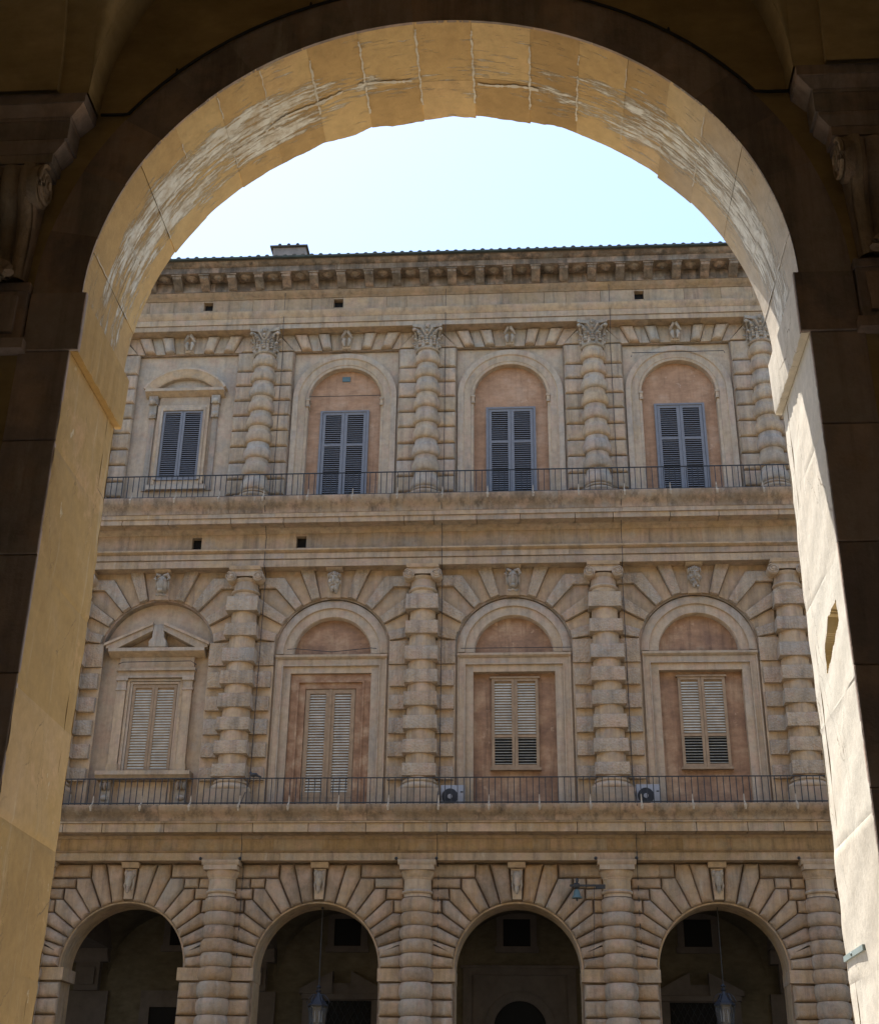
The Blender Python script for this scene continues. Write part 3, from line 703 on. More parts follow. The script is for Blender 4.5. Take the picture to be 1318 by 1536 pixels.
# --- middle storey windows
FB = 12.11
def frame_rect(s, xo, xi, z0, zo, zi, p0, p1):
    s.box(-xo, -xi, -p1, -p0, z0, zo); s.box(xi, xo, -p1, -p0, z0, zo); s.box(-xi, xi, -p1, -p0, zi, zo)
for i in range(1, len(BAYX)):
    cx = BAYX[i]
    s = MB()                                             # plastered back of the recess
    s.add([(-2.1, .30, FB), (2.1, .30, FB), (2.1, .30, 20.05), (-2.1, .30, 20.05)], [(0, 1, 2, 3)])
    w_ = s.build('window', M['maroon'], pal, (cx, 0, 0), smooth=0)
    w_['label'] = 'shuttered doorway with red brown surround' if i == 1 else 'maroon plastered window bay with half dark beige shutters'
    s = MB(); s.arch_sweep(0, 17.87, [(1.39, -.30), (1.39, -.06), (1.42, -.02), (1.73, -.02), (1.75, .05), (1.80, .05), (1.98, .02), (2.03, -.03), (2.06, -.04), (2.06, -.30)], n=44)
    frame_rect(s, 1.98, 1.74, FB, 17.64, 17.42, -.3, .03); frame_rect(s, 1.74, 1.44, FB, 17.42, 17.15, -.3, -.03)
    s.box(-1.76, -1.72, -.055, 0, FB, 17.44); s.box(1.72, 1.76, -.055, 0, FB, 17.44); s.box(-1.72, 1.72, -.055, 0, 17.40, 17.44)
    s.box(-1.99, -1.94, -.06, 0, FB, 17.66); s.box(1.94, 1.99, -.06, 0, FB, 17.66); s.box(-2.06, -1.97, .035, .3, FB, 17.9); s.box(1.97, 2.06, .035, .3, FB, 17.9)
    s.extr_x([(-.3, 17.64), (.04, 17.645), (.14, 17.72), (.14, 17.80), (-.3, 17.86)], -2.0, 2.0)
    s.build('window_frame', M['smooth'], w_)
    if i == 1:
        b = MB(); frame_rect(b, 1.43, 1.16, FB, 17.14, 16.86, -.28, -.12); frame_rect(b, 1.14, .90, FB, 16.84, 16.62, -.28, -.17)
        frame_rect(b, 1.20, 1.13, FB, 16.90, 16.83, -.28, -.09)
        b.build('door_surround', M['redwood'], w_)
        for sg in (0, 1):
            x0, x1 = (-.88, -.01) if sg == 0 else (.01, .88)
            fr = MB(); sl2 = MB(); leaf(fr, sl2, x0, x1, FB + .62, 16.60, -.20, .15, .098, th=.06); fr.box(x0, x1, .21, .27, FB, FB + .62); fr.box(x0 + .16, x1 - .16, .19, .21, FB + .12, FB + .52)
            if sg: fr.box(-.045, .045, .17, .2, FB, 16.6)
            f2 = fr.build('shutter', M['wood'], w_, smooth=0); sl2.build('slats', M['beige'], f2, smooth=0)
    else:
        for sg in (0, 1):
            x0, x1 = (-.80, -.005) if sg == 0 else (.005, .83)
            fr = MB(); sl2 = MB(); leaf(fr, sl2, x0, x1, 13.72, 16.94, -.17, .10, .098, mid=[14.85], th=.06, openbelow=True)
            f2 = fr.build('shutter', M['wood'], w_, smooth=0); sl2.build('slats', M['beige'], f2, smooth=0)
        fr = MB(); fr.box(-.86, .89, .10, .3, 13.64, 13.72); fr.build('shutter_sill', M['wood'], w_, smooth=0); fr = MB(); fr.box(-.86, .89, .13, .3, 16.94, 17.0); fr.build('shutter_head', M['wood'], w_, smooth=0)
    if i != 1:
        q = MB(); q.box(-.72, .75, .24, .26, 13.8, 14.82); q.build('dark_opening', M['black'], w_, smooth=0)
        q = MB(); q.box(-.72, .75, .245, .265, 14.88, 16.86); q.build('shutter_back', M['wood'], w_, smooth=0)
# the pedimented window in the left bay
cx = BAYX[0]
s = MB(); s.add([(-2.1, .31, FB), (2.1, .31, FB), (2.1, .31, 20.05), (-2.1, .31, 20.05)], [(0, 1, 2, 3)])
w_ = s.build('window', M['panel'], pal, (cx, 0, 0), smooth=0); w_['label'] = 'pedimented window with broken triangular pediment and beige shutters'
# everything below sits against the niche back (y = .31)
s = MB(); yb = .31
s.box(-1.40, 1.40, .10, yb, 17.08, 17.14); s.box(-1.40, 1.40, .16, yb, 17.14, 17.34); s.box(-1.44, 1.44, .06, yb, 17.34, 17.44); s.box(-1.36, 1.36, .14, yb, 17.44, 17.86)
s.extr_x([(-.31, 17.86), (-.12, 17.87), (.02, 17.96), (.12, 17.98), (.16, 18.0), (.16, 18.13), (-.31, 18.13)], -1.76, 1.76)
for sg in (1, -1):                                       # raking pieces
    P = [(sg * 1.86, 18.13), (sg * 1.86, 18.27), (sg * .20, 19.0), (sg * .20, 18.78), (sg * 1.42, 18.13)]
    vs = [(x_, y_, z_) for y_ in (-.16, yb) for x_, z_ in P]; k = len(P)
    s.add(vs, [(q, (q+1) % k, (q+1) % k + k, q + k) for q in range(k)] + [tuple(range(k)), tuple(range(2*k-1, k-1, -1))])
    P = [(sg * 1.92, 18.20), (sg * 1.92, 18.30), (sg * .20, 19.10), (sg * .20, 18.99)]
    vs = [(x_, y_, z_) for y_ in (-.22, yb) for x_, z_ in P]; k = 4
    s.add(vs, [(q, (q+1) % k, (q+1) % k + k, q + k) for q in range(k)] + [tuple(range(k)), tuple(range(2*k-1, k-1, -1))])
s.build('pediment', M['smooth'], w_)
s = MB(); s.pillow([(-.31, 18.14), (.31, 18.14), (.33, 18.40), (.21, 18.54), (.21, 19.04), (-.21, 19.04), (-.21, 18.54), (-.33, 18.40)], -.31, .14, .04, 3, .02); s.build('bust_pedestal', M['carved'], w_)
for sg in (1, -1):
    s = MB(); xa, xb = sorted((sg * 1.04, sg * 1.37)); s.box(xa, xb, .14, yb, 13.62, 17.08); s.box(xa - .04, xb + .04, .10, yb, 13.62, 13.92); s.box(xa - .03, xb + .03, .11, yb, 16.62, 16.70); s.box(xa - .05, xb + .05, .09, yb, 16.98, 17.08)
    s.build('pilaster', M['smooth'], w_)
s = MB(); frame_rect(s, 1.02, .92, 13.62, 17.06, 16.98, -.31, -.20); frame_rect(s, .91, .82, 13.62, 16.96, 16.88, -.31, -.24); s.build('window_frame', M['smooth'], w_)
for x0, x1 in ((-.80, -.005), (.005, .80)):
    fr = MB(); sl2 = MB(); leaf(fr, sl2, x0, x1, 13.66, 16.84, -.25, .10, .10, th=.05)
    f2 = fr.build('shutter', M['wood'], w_, smooth=0); sl2.build('slats', M['beige'], f2, smooth=0)
q = MB(); q.box(-.74, .74, .301, .306, 13.7, 16.8); q.build('shutter_back', M['wood'], w_, smooth=0)
s = MB(); s.extr_x([(-.31, 13.34), (.10, 13.36), (.18, 13.44), (.22, 13.46), (.22, 13.60), (-.31, 13.62)], -1.66, 1.66); s.build('sill', M['smooth'], w_)
for sg in (1, -1):
    s = MB(); xa, xb = sorted((sg * 1.16, sg * 1.52)); s.box(xa, xb, .12, yb, FB, 13.34)
    for q in range(3): s.lump((xa + .06 + q * .12, .08, 13.14), (.07, .16, .16), 8)
    s.lump(((xa+xb)/2, .10, 12.72), (.15, .08, .10), 8)
    s.build('sill_console', M['carved'], w_)
s = MB(); s.box(-.92, .92, .24, yb, FB, 13.3); s.box(-.80, .80, .20, .24, 12.35, 13.1); s.build('apron', M['smooth'], w_)

# --- upper storey columns
TJ = [30.42, 29.77, 29.11, 28.43, 27.75, 27.07, 26.36, 25.66, 24.94, 24.26]
def column_top():
    s = MB()
    for k, (a, b) in enumerate(zip(TJ, TJ[1:])):
        rb = .525 + .004 * k; rg = .405 + .005 * k; h = a - b
        pr = [(rg - .04, a - .003)] + [(rg + (rb - rg) * q_, a - .004 - (h - .01) * t_) for t_, q_ in ((0, 0), (.14, .05), (.24, .16), (.32, .42), (.40, .68), (.50, .88), (.62, .98), (.74, 1.0), (.84, .95), (.91, .78), (.955, .50), (.985, .15), (1, 0))] + [(rg - .04, b + .003)]
        s.lathe(pr, 0, -.12, 28, R_(180), R_(360), False)
    return s
def capital_corinthian():
    s = MB()
    s.lathe([(.43, 30.36), (.47, 30.38), (.49, 30.42), (.47, 30.46), (.42, 30.48), (.40, 30.9), (.43, 31.2), (.50, 31.32)], 0, -.12, 24, R_(180), R_(360), False)
    for row, (z0, z1, rr, off) in enumerate(((30.48, 30.92, .42, 0), (30.62, 31.18, .43, .5))):
        for q in range(-1, 6):
            a = R_(180) + (q + off) * R_(36)
            if not R_(176) < a < R_(364): continue
            for j in range(6):
                tt = j / 5; r = rr + .03 + .02 * tt + (.11 * max(0, tt - .6) / .4); z = z0 + (z1 - z0) * (tt if tt < .9 else .86)
                s.lump((r * math.cos(a), -.12 + r * math.sin(a), z), (.095 * (1 - .35 * tt), .06, .06), 7, .15)
    for a in (R_(222), R_(318)):                         # corner volutes
        for sg in (1, -1):
            pts = []
            for q in range(9):
                tt = q / 8; r = .46 + .22 * tt; pts.append((r * math.cos(a + sg * .35 * (1 - tt)), -.12 + r * math.sin(a + sg * .35 * (1 - tt)), 31.0 + .30 * tt ** .7))
            s.tube(pts, [.05 - .02 * abs(q - 3) / 6 for q in range(9)], 6)
        r = .70; s.lump((r * math.cos(a), -.12 + r * math.sin(a), 31.24), (.085, .085, .085), 9)
    for sg in (1, -1):
        pts = [(sg * (.05 + .17 * q / 7), -.60 - .02 * q, 30.98 + .26 * (q / 7)) for q in range(8)]; s.tube(pts, .04, 6); s.lump((sg * .20, -.66, 31.22), (.06, .05, .06), 8)
    n = 10; top = []                                     # hollow-sided abacus
    P = []
    for q in range(n + 1): tt = q / n; P.append((-.58 + 1.16 * tt, -.12 - .57 + .12 * math.sin(PI * tt)))
    P = [(-.58, 0)] + P + [(.58, 0)]
    k = len(P); s.add([(x_, y_, z_) for z_ in (31.33, 31.465) for x_, y_ in P], [(q, (q+1) % k, (q+1) % k + k, q + k) for q in range(k)] + [tuple(range(k-1, -1, -1)), tuple(range(k, 2*k))])
    s.lump((0, -.62, 31.40), (.11, .07, .10), 9, .15)
    return s
c0 = None
for i, cx in enumerate(COLX):
    if c0 is None:
        c = column_top().build('column', M['rustic'], pal, (cx, 0, 0)); c0 = c
        ci = capital_corinthian().build('capital', M['carved'], c); bi = base_mid(23.5, 23.92, 24.28, .46).build('base', M['smooth'], c)
    else:
        c = link('column', c0.data, pal, (cx, 0, 0)); link('capital', ci.data, c); link('base', bi.data, c)
for i, cx in enumerate(COLX):
    for sg in (1, -1):
        s = MB()
        J = [30.66] + [q - .03 for q in TJ[1:]] + [23.55]
        for a, b in zip(J, J[1:]):
            x1 = 1.12 + random.uniform(-.008, .008); x0 = .38
            l2 = [(sg * x0, b + .012), (sg * x1, b + .012), (sg * x1, a - .012), (sg * x0, a - .012)]
            s.pillow(l2 if sg > 0 else l2[::-1], 0, .19 + random.uniform(-.015, .015), .13, 4, .005)
        s.build('pier', M['rustic'], pal, (cx, 0, 0))
# flat arch of the upper storey
def flat_arch():
    s = MB(); za, zb = 30.69, 31.44
    for sg in (1, -1):
        for T0, T1, B0, B1 in ((.71, 1.18, .60, .97), (1.62, 2.14, 1.40, 1.80)):
            l2 = [(sg * B0, za + .03), (sg * B1, za + .03), (sg * T1, zb), (sg * T0, zb)]
            s.pillow(l2 if sg > 0 else l2[::-1], 0, .24, .14, 5, .008)
        for L in ([(2.12, za), (2.80, za), (2.80, 31.40), (2.72, 31.40)],):
            l2 = [(sg * a, b) for a, b in L]; s.pillow(l2 if sg > 0 else l2[::-1], 0, .15, .05, 3)
        for T0, T1, B0, B1 in ((.02, .69, .02, .58), (1.20, 1.60, .99, 1.38), (2.16, 2.70, 1.82, 2.10)):
            l2 = [(sg * B0, za), (sg * B1, za), (sg * T1, 31.46), (sg * T0, 31.46)]
            s.pillow(l2 if sg > 0 else l2[::-1], 0, .07, .012, 2)
    return s
for i, cx in enumerate(BAYX):
    flat_arch().build('voussoirs', M['rustic'], pal, (cx, 0, 0))
    s = MB(); s.pillow([(-.17, 30.72), (.17, 30.72), (.21, 31.44), (-.21, 31.44)], 0, .14, .02, 2); kk = s.build('keystone', M['smooth'], pal, (cx, 0, 0))
    s = MB()                                             # scrolled ornament over a shield of two leaves
    for sg in (1, -1):
        s.tube([(0, -.26, 31.44), (sg * .07, -.33, 31.36), (sg * .14, -.30, 31.24), (sg * .21, -.24, 31.14)], [.06, .07, .06, .04], 7)
        s.lump((sg * .06, -.30, 31.42), (.065, .09, .09), 8)
        s.tube([(sg * .10, -.20, 31.14), (sg * .13, -.24, 30.98), (sg * .08, -.22, 30.78)], [.07, .085, .04], 8)
    s.build('ornament', M['carved'], kk)

# --- upper storey windows
UB = 23.5
for i in range(len(BAYX)):
    cx = BAYX[i]
    s = MB(); s.box(-2.2, 2.2, .32, .40, UB, 30.70)
    if i:
        s.v = []; s.f = []; s.arch_panel(0, -2.10, 2.10, UB, 30.665, 28.5, 1.44, -.12)
        s.box(-2.1, 2.1, .38, .44, UB, 30.66)
    else:
        s.v = []; s.f = []; s.add([(-2.1, .12, UB), (2.1, .12, UB), (2.1, .12, 30.665), (-2.1, .12, 30.665)], [(0, 1, 2, 3)])
    w_ = s.build('window', M['panel'], pal, (cx, 0, 0), smooth=0)
    w_['label'] = 'salmon plastered arched window with purple grey shutters' if i else 'window with segmental pediment and purple grey shutters'
    if i:
        s = MB(); s.add([(-1.6, .34, UB), (1.6, .34, UB), (1.6, .34, 30.1), (-1.6, .34, 30.1)], [(0, 1, 2, 3)]); s.build('infill', M['salmon'], w_, smooth=0)
        s = MB(); s.arch_sweep(0, 28.5, [(1.43, -.34), (1.43, -.06), (1.46, -.04), (1.52, -.04), (1.55, -.015), (1.80, -.015), (1.84, .03), (1.98, .05), (2.05, .04), (2.05, -.12), (1.5, -.34)], n=44, z0=UB)
        for sg in (1, -1): s.box(*sorted((sg * 1.39, sg * 1.52)), -.02, .34, 28.16, 28.24); s.box(*sorted((sg * 1.38, sg * 1.53)), -.03, .34, 28.42, 28.50); s.box(*sorted((sg * 1.405, sg * 1.51)), -.012, .34, 28.24, 28.42)
        s.build('window_frame', M['smooth'], w_)
        for x0, x1 in ((-.86, -.005), (.005, .86)):
            fr = MB(); sl2 = MB(); leaf(fr, sl2, x0, x1, UB, 28.0, -.25, .115, .092, mid=[26.54], th=.05, hh=.28)
            f2 = fr.build('shutter', M['purple'], w_, smooth=0); sl2.build('slats', M['purple'], f2, smooth=0)
        fr = MB(); fr.box(-.96, -.87, .22, .34, UB, 28.0); fr.box(.87, .96, .22, .34, UB, 28.0); fr.box(-.96, .96, .22, .34, 28.0, 28.07); fr.build('shutter_frame', M['purple'], w_, smooth=0)
        q = MB(); q.box(-.8, .8, .325, .336, UB, 27.95); q.build('shutter_back', M['black'], w_, smooth=0)
        if i == 1: q = MB(); q.box(-.17, .14, .30, .338, 29.45, 29.66); q.build('vent_grille', M['bronze'], w_, smooth=0)
    else:
        yb = .118
        s = MB(); s.extr_x([(-.12, 28.72), (.06, 28.74), (.20, 28.86), (.26, 28.87), (.26, 29.0), (-.12, 29.02)], -1.58, 1.58)
        s.arch_sweep(0, 27.94, [(1.58, -.1), (1.58, .14), (1.64, .20), (1.80, .22), (1.90, .30), (1.98, .30), (1.98, -.1)], R_(33), R_(147), 28)
        s.box(-1.0, 1.0, .02, yb, 28.30, 28.72)
        s.add([(-1.5, .05, 29.0), (1.5, .05, 29.0), (1.2, .05, 29.3), (.7, .05, 29.52), (0, .05, 29.6), (-.7, .05, 29.52), (-1.2, .05, 29.3)], [(0, 1, 2, 3, 4, 5, 6)])
        s.build('pediment', M['smooth'], w_)
        for sg in (1, -1):
            s = MB(); xa, xb = sorted((sg * 1.08, sg * 1.42)); s.box(xa, xb, -.12, yb, 28.36, 28.72); s.box(xa + .03, xb - .03, -.04, yb, 27.78, 28.36); s.lump(((xa+xb)/2, -.12, 28.46), (.15, .10, .13), 9); s.lump(((xa+xb)/2, -.03, 27.92), (.13, .07, .12), 9)
            s.box(xa + .06, xb - .06, .06, yb, 24.6, 27.78)
            s.build('pediment_console', M['carved'], w_)
        s = MB(); frame_rect(s, 1.02, .86, 24.78, 28.32, 28.20, -.12, .06); frame_rect(s, .90, .80, 25.0, 28.20, 28.06, -.12, .10); s.box(-1.16, 1.16, -.06, yb, 24.60, 24.80); s.box(-1.02, 1.02, 0, yb, 24.80, 25.0); s.build('window_frame', M['smooth'], w_)
        for x0, x1 in ((-.79, -.005), (.005, .79)):
            fr = MB(); sl2 = MB(); leaf(fr, sl2, x0, x1, 25.0, 28.06, .05, .09, .092, th=.05, hh=.28)
            f2 = fr.build('shutter', M['purple'], w_, smooth=0); sl2.build('slats', M['purple'], f2, smooth=0)
        q = MB(); q.box(-.72, .72, .10, .115, 25.05, 28.0); q.build('shutter_back', M['black'], w_, smooth=0)

# --- the gallery behind the ground arches
RY = 6.5
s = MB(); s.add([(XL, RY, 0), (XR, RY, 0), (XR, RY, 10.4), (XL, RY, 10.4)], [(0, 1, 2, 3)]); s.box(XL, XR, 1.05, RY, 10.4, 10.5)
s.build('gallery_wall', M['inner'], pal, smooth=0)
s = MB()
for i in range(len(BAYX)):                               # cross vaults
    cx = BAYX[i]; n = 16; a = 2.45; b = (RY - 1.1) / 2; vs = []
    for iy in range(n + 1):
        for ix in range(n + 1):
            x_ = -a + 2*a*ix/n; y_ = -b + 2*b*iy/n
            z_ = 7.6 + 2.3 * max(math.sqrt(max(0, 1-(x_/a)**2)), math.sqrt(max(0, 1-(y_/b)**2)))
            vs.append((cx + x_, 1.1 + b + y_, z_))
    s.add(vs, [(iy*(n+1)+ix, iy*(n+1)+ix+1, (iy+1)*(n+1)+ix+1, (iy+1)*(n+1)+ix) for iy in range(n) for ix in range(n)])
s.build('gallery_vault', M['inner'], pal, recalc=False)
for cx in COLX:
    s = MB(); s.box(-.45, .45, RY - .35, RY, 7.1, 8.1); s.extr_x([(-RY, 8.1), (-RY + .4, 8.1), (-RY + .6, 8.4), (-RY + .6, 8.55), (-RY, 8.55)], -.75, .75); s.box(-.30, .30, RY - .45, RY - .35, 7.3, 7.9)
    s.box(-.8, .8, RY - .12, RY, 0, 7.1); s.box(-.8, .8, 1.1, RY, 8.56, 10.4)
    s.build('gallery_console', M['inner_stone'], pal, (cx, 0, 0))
for wx in (-13.1 + .1, -6.80, -.52, 6.10):               # small square windows high on the gallery wall
    s = MB(); frame_rect(s, .74, .50, 8.72, 9.94, 9.70, -RY, -RY + .10); s.box(-.8, .8, RY - .14, RY, 8.50, 8.72)
    o = s.build('gallery_window', M['inner_stone'], pal, (wx, 0, 0)); q = MB(); q.box(-.5, .5, RY - .03, RY - .004, 8.72, 9.70); q.build('dark_opening', M['black'], o, smooth=0)
for dx in (-6.92, 6.02):                                 # doors with broken pediments and lattice
    s = MB()
    for sg in (1, -1):
        P = [(sg * 1.55, 7.02), (sg * 1.55, 7.18), (sg * .34, 7.80), (sg * .34, 7.30), (sg * .34, 7.02)]
        k = 5; s.add([(x_, y_, z_) for y_ in (RY - .35, RY) for x_, z_ in P], [(q, (q+1) % k, (q+1) % k + k, q + k) for q in range(k)] + [tuple(range(k)), tuple(range(2*k-1, k-1, -1))])
    s.box(-1.45, 1.45, RY - .30, RY, 6.84, 7.02); s.box(-.34, .34, RY - .2, RY, 7.02, 7.40); frame_rect(s, 1.42, 1.10, 0, 6.84, 6.80, -RY, -RY + .16)
    o = s.build('door', M['inner_stone'], pal, (dx, 0, 0)); q = MB(); q.box(-1.10, 1.10, RY - .02, RY - .004, 0, 6.8); q.build('dark_opening', M['black'], o, smooth=0)
    q = MB()
    for j in range(-12, 13):
        for sg in (1, -1):
            x0 = j * .24
            pts = [(x0 + sg * (z_ - 5.6) * .55, RY - .05, z_) for z_ in np.linspace(5.6, 6.8, 7) if abs(x0 + sg * (z_ - 5.6) * .55) < 1.1]
            if len(pts) > 1: q.tube(pts, .018, 4)
    q.box(-1.1, 1.1, RY - .07, RY - .03, 5.52, 5.60); q.build('lattice', M['iron'], o, smooth=0)
s = MB(); dx = -.44                                       # arched doorway in the middle bay
s.box(-2.05, -1.75, RY - .14, RY, 0, 7.95); s.box(1.75, 2.05, RY - .14, RY, 0, 7.95); s.box(-1.75, 1.75, RY - .14, RY, 7.72, 7.95); s.box(-2.15, 2.15, RY - .22, RY, 7.95, 8.05)
s.arch_panel(0, -1.75, 1.75, 0, 7.72, 5.88, .95, -(RY - .05)); s.arch_sweep(0, 5.88, [(.95, -RY), (.95, -RY + .12), (1.15, -RY + .16), (1.28, -RY + .10), (1.28, -RY)], n=24, z0=0)
o = s.build('door', M['inner_stone'], pal, (dx, 0, 0)); q = MB(); q.box(-.96, .96, RY - .03, RY - .004, 0, 6.85); q.build('dark_opening', M['black'], o, smooth=0)
o['label'] = 'arched doorway deep in the middle arch'
s = MB(); s.box(-.95, .95, RY - .12, RY, 6.85, 7.12); frame_rect(s, .95, .60, 0, 6.85, 6.55, -RY, -RY + .1)
o = s.build('door', M['inner_stone'], pal, (-13.42, 0, 0)); q = MB(); q.box(-.6, .6, RY - .03, RY - .004, 0, 6.55); q.build('dark_opening', M['black'], o, smooth=0)

# --- tie rods on the arches
def rod(pts, r=.014, loc=(0, 0, 0)):
    s = MB(); s.tube(pts, r, 5); return s.build('tie_rod', M['iron'], pal, loc)
rod([(4.32, -.12, 30.02), (4.36, -.12, 30.2), (7.9, -.12, 30.2), (7.95, -.12, 30.1)])
rod([(-8.36, .1, 28.66), (-5.50, .1, 28.66)])
rod([(-8.5, -.2, 17.98), (-8.2, -.2, 18.0), (-6.9, -.22, 17.86), (-5.5, -.2, 18.0), (-5.3, -.2, 17.98)])
rod([(-2.3, -.2, 17.95), (1.6, -.2, 17.95)])
rod([(-14.65, -.02, 17.55), (-14.5, -.04, 17.62), (-12.0, -.04, 17.64), (-11.8, -.02, 17.5)])
for cx in COLX[1:]:                                       # thin conductor running down beside each column
    s = MB(); pts = [(cx + .70, -1.52, 23.45), (cx + .70, -1.17, 22.9), (cx + .70, -.64, 22.2), (cx + .70, -.70, 21.1), (cx + .69, -.24, 20.9), (cx + .68, -.24, 13.2), (cx + .68, -1.52, 12.05), (cx + .66, -.62, 11.0), (cx + .66, -.62, 10.5), (cx + .68, -.20, 10.3), (cx + .68, -.20, 7.3)]
    s.tube(pts, .013, 5); s.build('conductor_wire', M['iron'], pal)
    s = MB(); s.tube([(cx + .72, -.66, 34.0), (cx + .72, -.62, 31.6), (cx + .70, -.22, 30.6), (cx + .70, -.22, 23.6)], .010, 5); s.build('conductor_wire', M['iron'], pal)
    for sg in (1, -1): q = MB(); q.lump((cx + sg * .66 - .02, -.68, 10.50), (.055, .08, .055), 8); q.build('spotlight', M['iron'], pal)

# ================================================================== THINGS ON THE PALACE
def railing(zb, zt, label):
    r = thing('balcony_railing', (0, D, zb), label, 'railing', 'iron railings along the palace balconies')
    h = zt - zb; X0, X1 = -23.8, 16.6; P = 1.32
    s = MB(); s.box(X0, X1, -P - .022, -P + .022, h - .03, h); s.build('top_rail', M['iron'], r, smooth=0)
    s = MB(); s.box(X0, X1, -P - .022, -P + .022, .07, .105); s.build('bottom_rail', M['iron'], r, smooth=0)
    s = MB(); s.box(-.013, .013, -P - .013, -P + .013, .0, h - .03); me = None
    step = 1.652 / 8; br0 = .36; n = int((X1 - br0) / step); xs = [br0 + k * step for k in range(-int((br0 - X0) / step), n + 1)]
    order = sorted(xs, key=lambda x: abs(x + 3.4)); rest = MB()
    for k, x in enumerate(order):
        if k < 100:
            if me is None: o = s.build('baluster', M['iron'], r, (x, 0, 0), smooth=0); me = o.data
            else: link('baluster', me, r, (x, 0, 0))
        else: rest.box(x - .013, x + .013, -P - .013, -P + .013, 0, h - .03)
    if rest.v: tag(rest.build('baluster', M['iron'], r, smooth=0), kind='stuff')
    b = MB(); b.tube([(0, -P, .34), (0, -P - .01, .10), (.0, -P - .09, .02), (0, -P - .16, -.10), (0, -P - .14, -.20)], [.016, .028, .042, .05, .03], 6); b.lump((0, -P - .15, -.06), (.062, .055, .06), 8, .15)
    me = None
    for k in range(-14, 10):
        x = br0 + k * 1.652
        if x < X0 or x > X1: continue
        if me is None: o = b.build('clamp', M['clampw'], r, (x, 0, 0)); me = o.data
        else: link('clamp', me, r, (x, 0, 0))
    return r
railing(12.10, 13.03, 'dark iron railing along the middle balcony with air conditioners behind it')
railing(23.50, 24.50, 'dark iron railing along the upper balcony below the purple shutters')

ac = thing('air_conditioner', (-2.53, D - .55, 12.10), 'light grey air conditioner behind the railing between the door and the middle window', 'air conditioner', 'air conditioners on the middle balcony')
s = MB(); s.pillow([(-.40, .08), (.40, .08), (.40, .86), (-.40, .86)], -.32, .0, .03, 2); s.build('casing', M['acgrey'], ac)
s = MB(); n = 24
s.add([(-.09 + .27 * math.cos(2*PI*q/n), yy, .47 + .27 * math.sin(2*PI*q/n)) for yy in (-.012, .01) for q in range(n)], [(q, (q+1) % n, (q+1) % n + n, q + n) for q in range(n)] + [tuple(range(n))]); fg = s.build('fan', M['fan'], ac)
s = MB(); s.add([(-.09 + .08 * math.cos(2*PI*q/n), yy, .47 + .08 * math.sin(2*PI*q/n)) for yy in (-.025, .0) for q in range(n)], [(q, (q+1) % n, (q+1) % n + n, q + n) for q in range(n)] + [tuple(range(n))])
s.build('hub', M['acgrey'], fg, recalc=False)
s = MB(); s.box(.26, .35, -.008, 0, .60, .64); s.build('badge', M['fan'], ac, smooth=0)
for sg in (-.32, .28): s = MB(); s.box(sg, sg + .06, -.02, .34, 0, .08); s.build('foot', M['iron'], ac, smooth=0)
a2 = copy_tree(ac); a2.location = (3.98, D - .55, 12.10); a2['label'] = 'light grey air conditioner behind the railing under the right beige shutters beside the column'

# bell on its iron arm
b = thing('bell', (1.50, D - .62, 9.24), 'small green bronze bell on an iron arm beside the column', 'bell')
s = MB(); s.lathe([(.175, 0), (.165, .03), (.13, .07), (.105, .15), (.095, .22), (.06, .27), (.02, .285)], 0, 0, 20); s.build('bell_body', M['bronze'], b)
s = MB(); s.tube([(0, 0, .06), (0, 0, -.05)], .02, 6); s.lump((0, 0, -.05), (.035, .035, .045), 8); s.build('clapper', M['iron'], b)
s = MB(); s.box(-.22, .92, -.03, .03, .37, .43); s.box(.60, .92, -.02, .02, .30, .37); s.lump((0, 0, .40), (.13, .08, .10), 9, .1); s.lump((.02, 0, .56), (.05, .05, .09), 8); s.tube([(0, 0, .28), (0, 0, .4)], .03, 6); s.build('arm', M['iron'], b)
s = MB(); s.tube([(.56, 0, .38), (.53, .05, -.6), (.47, .3, -1.85)], .009, 5); s.build('rope', M['iron'], b)

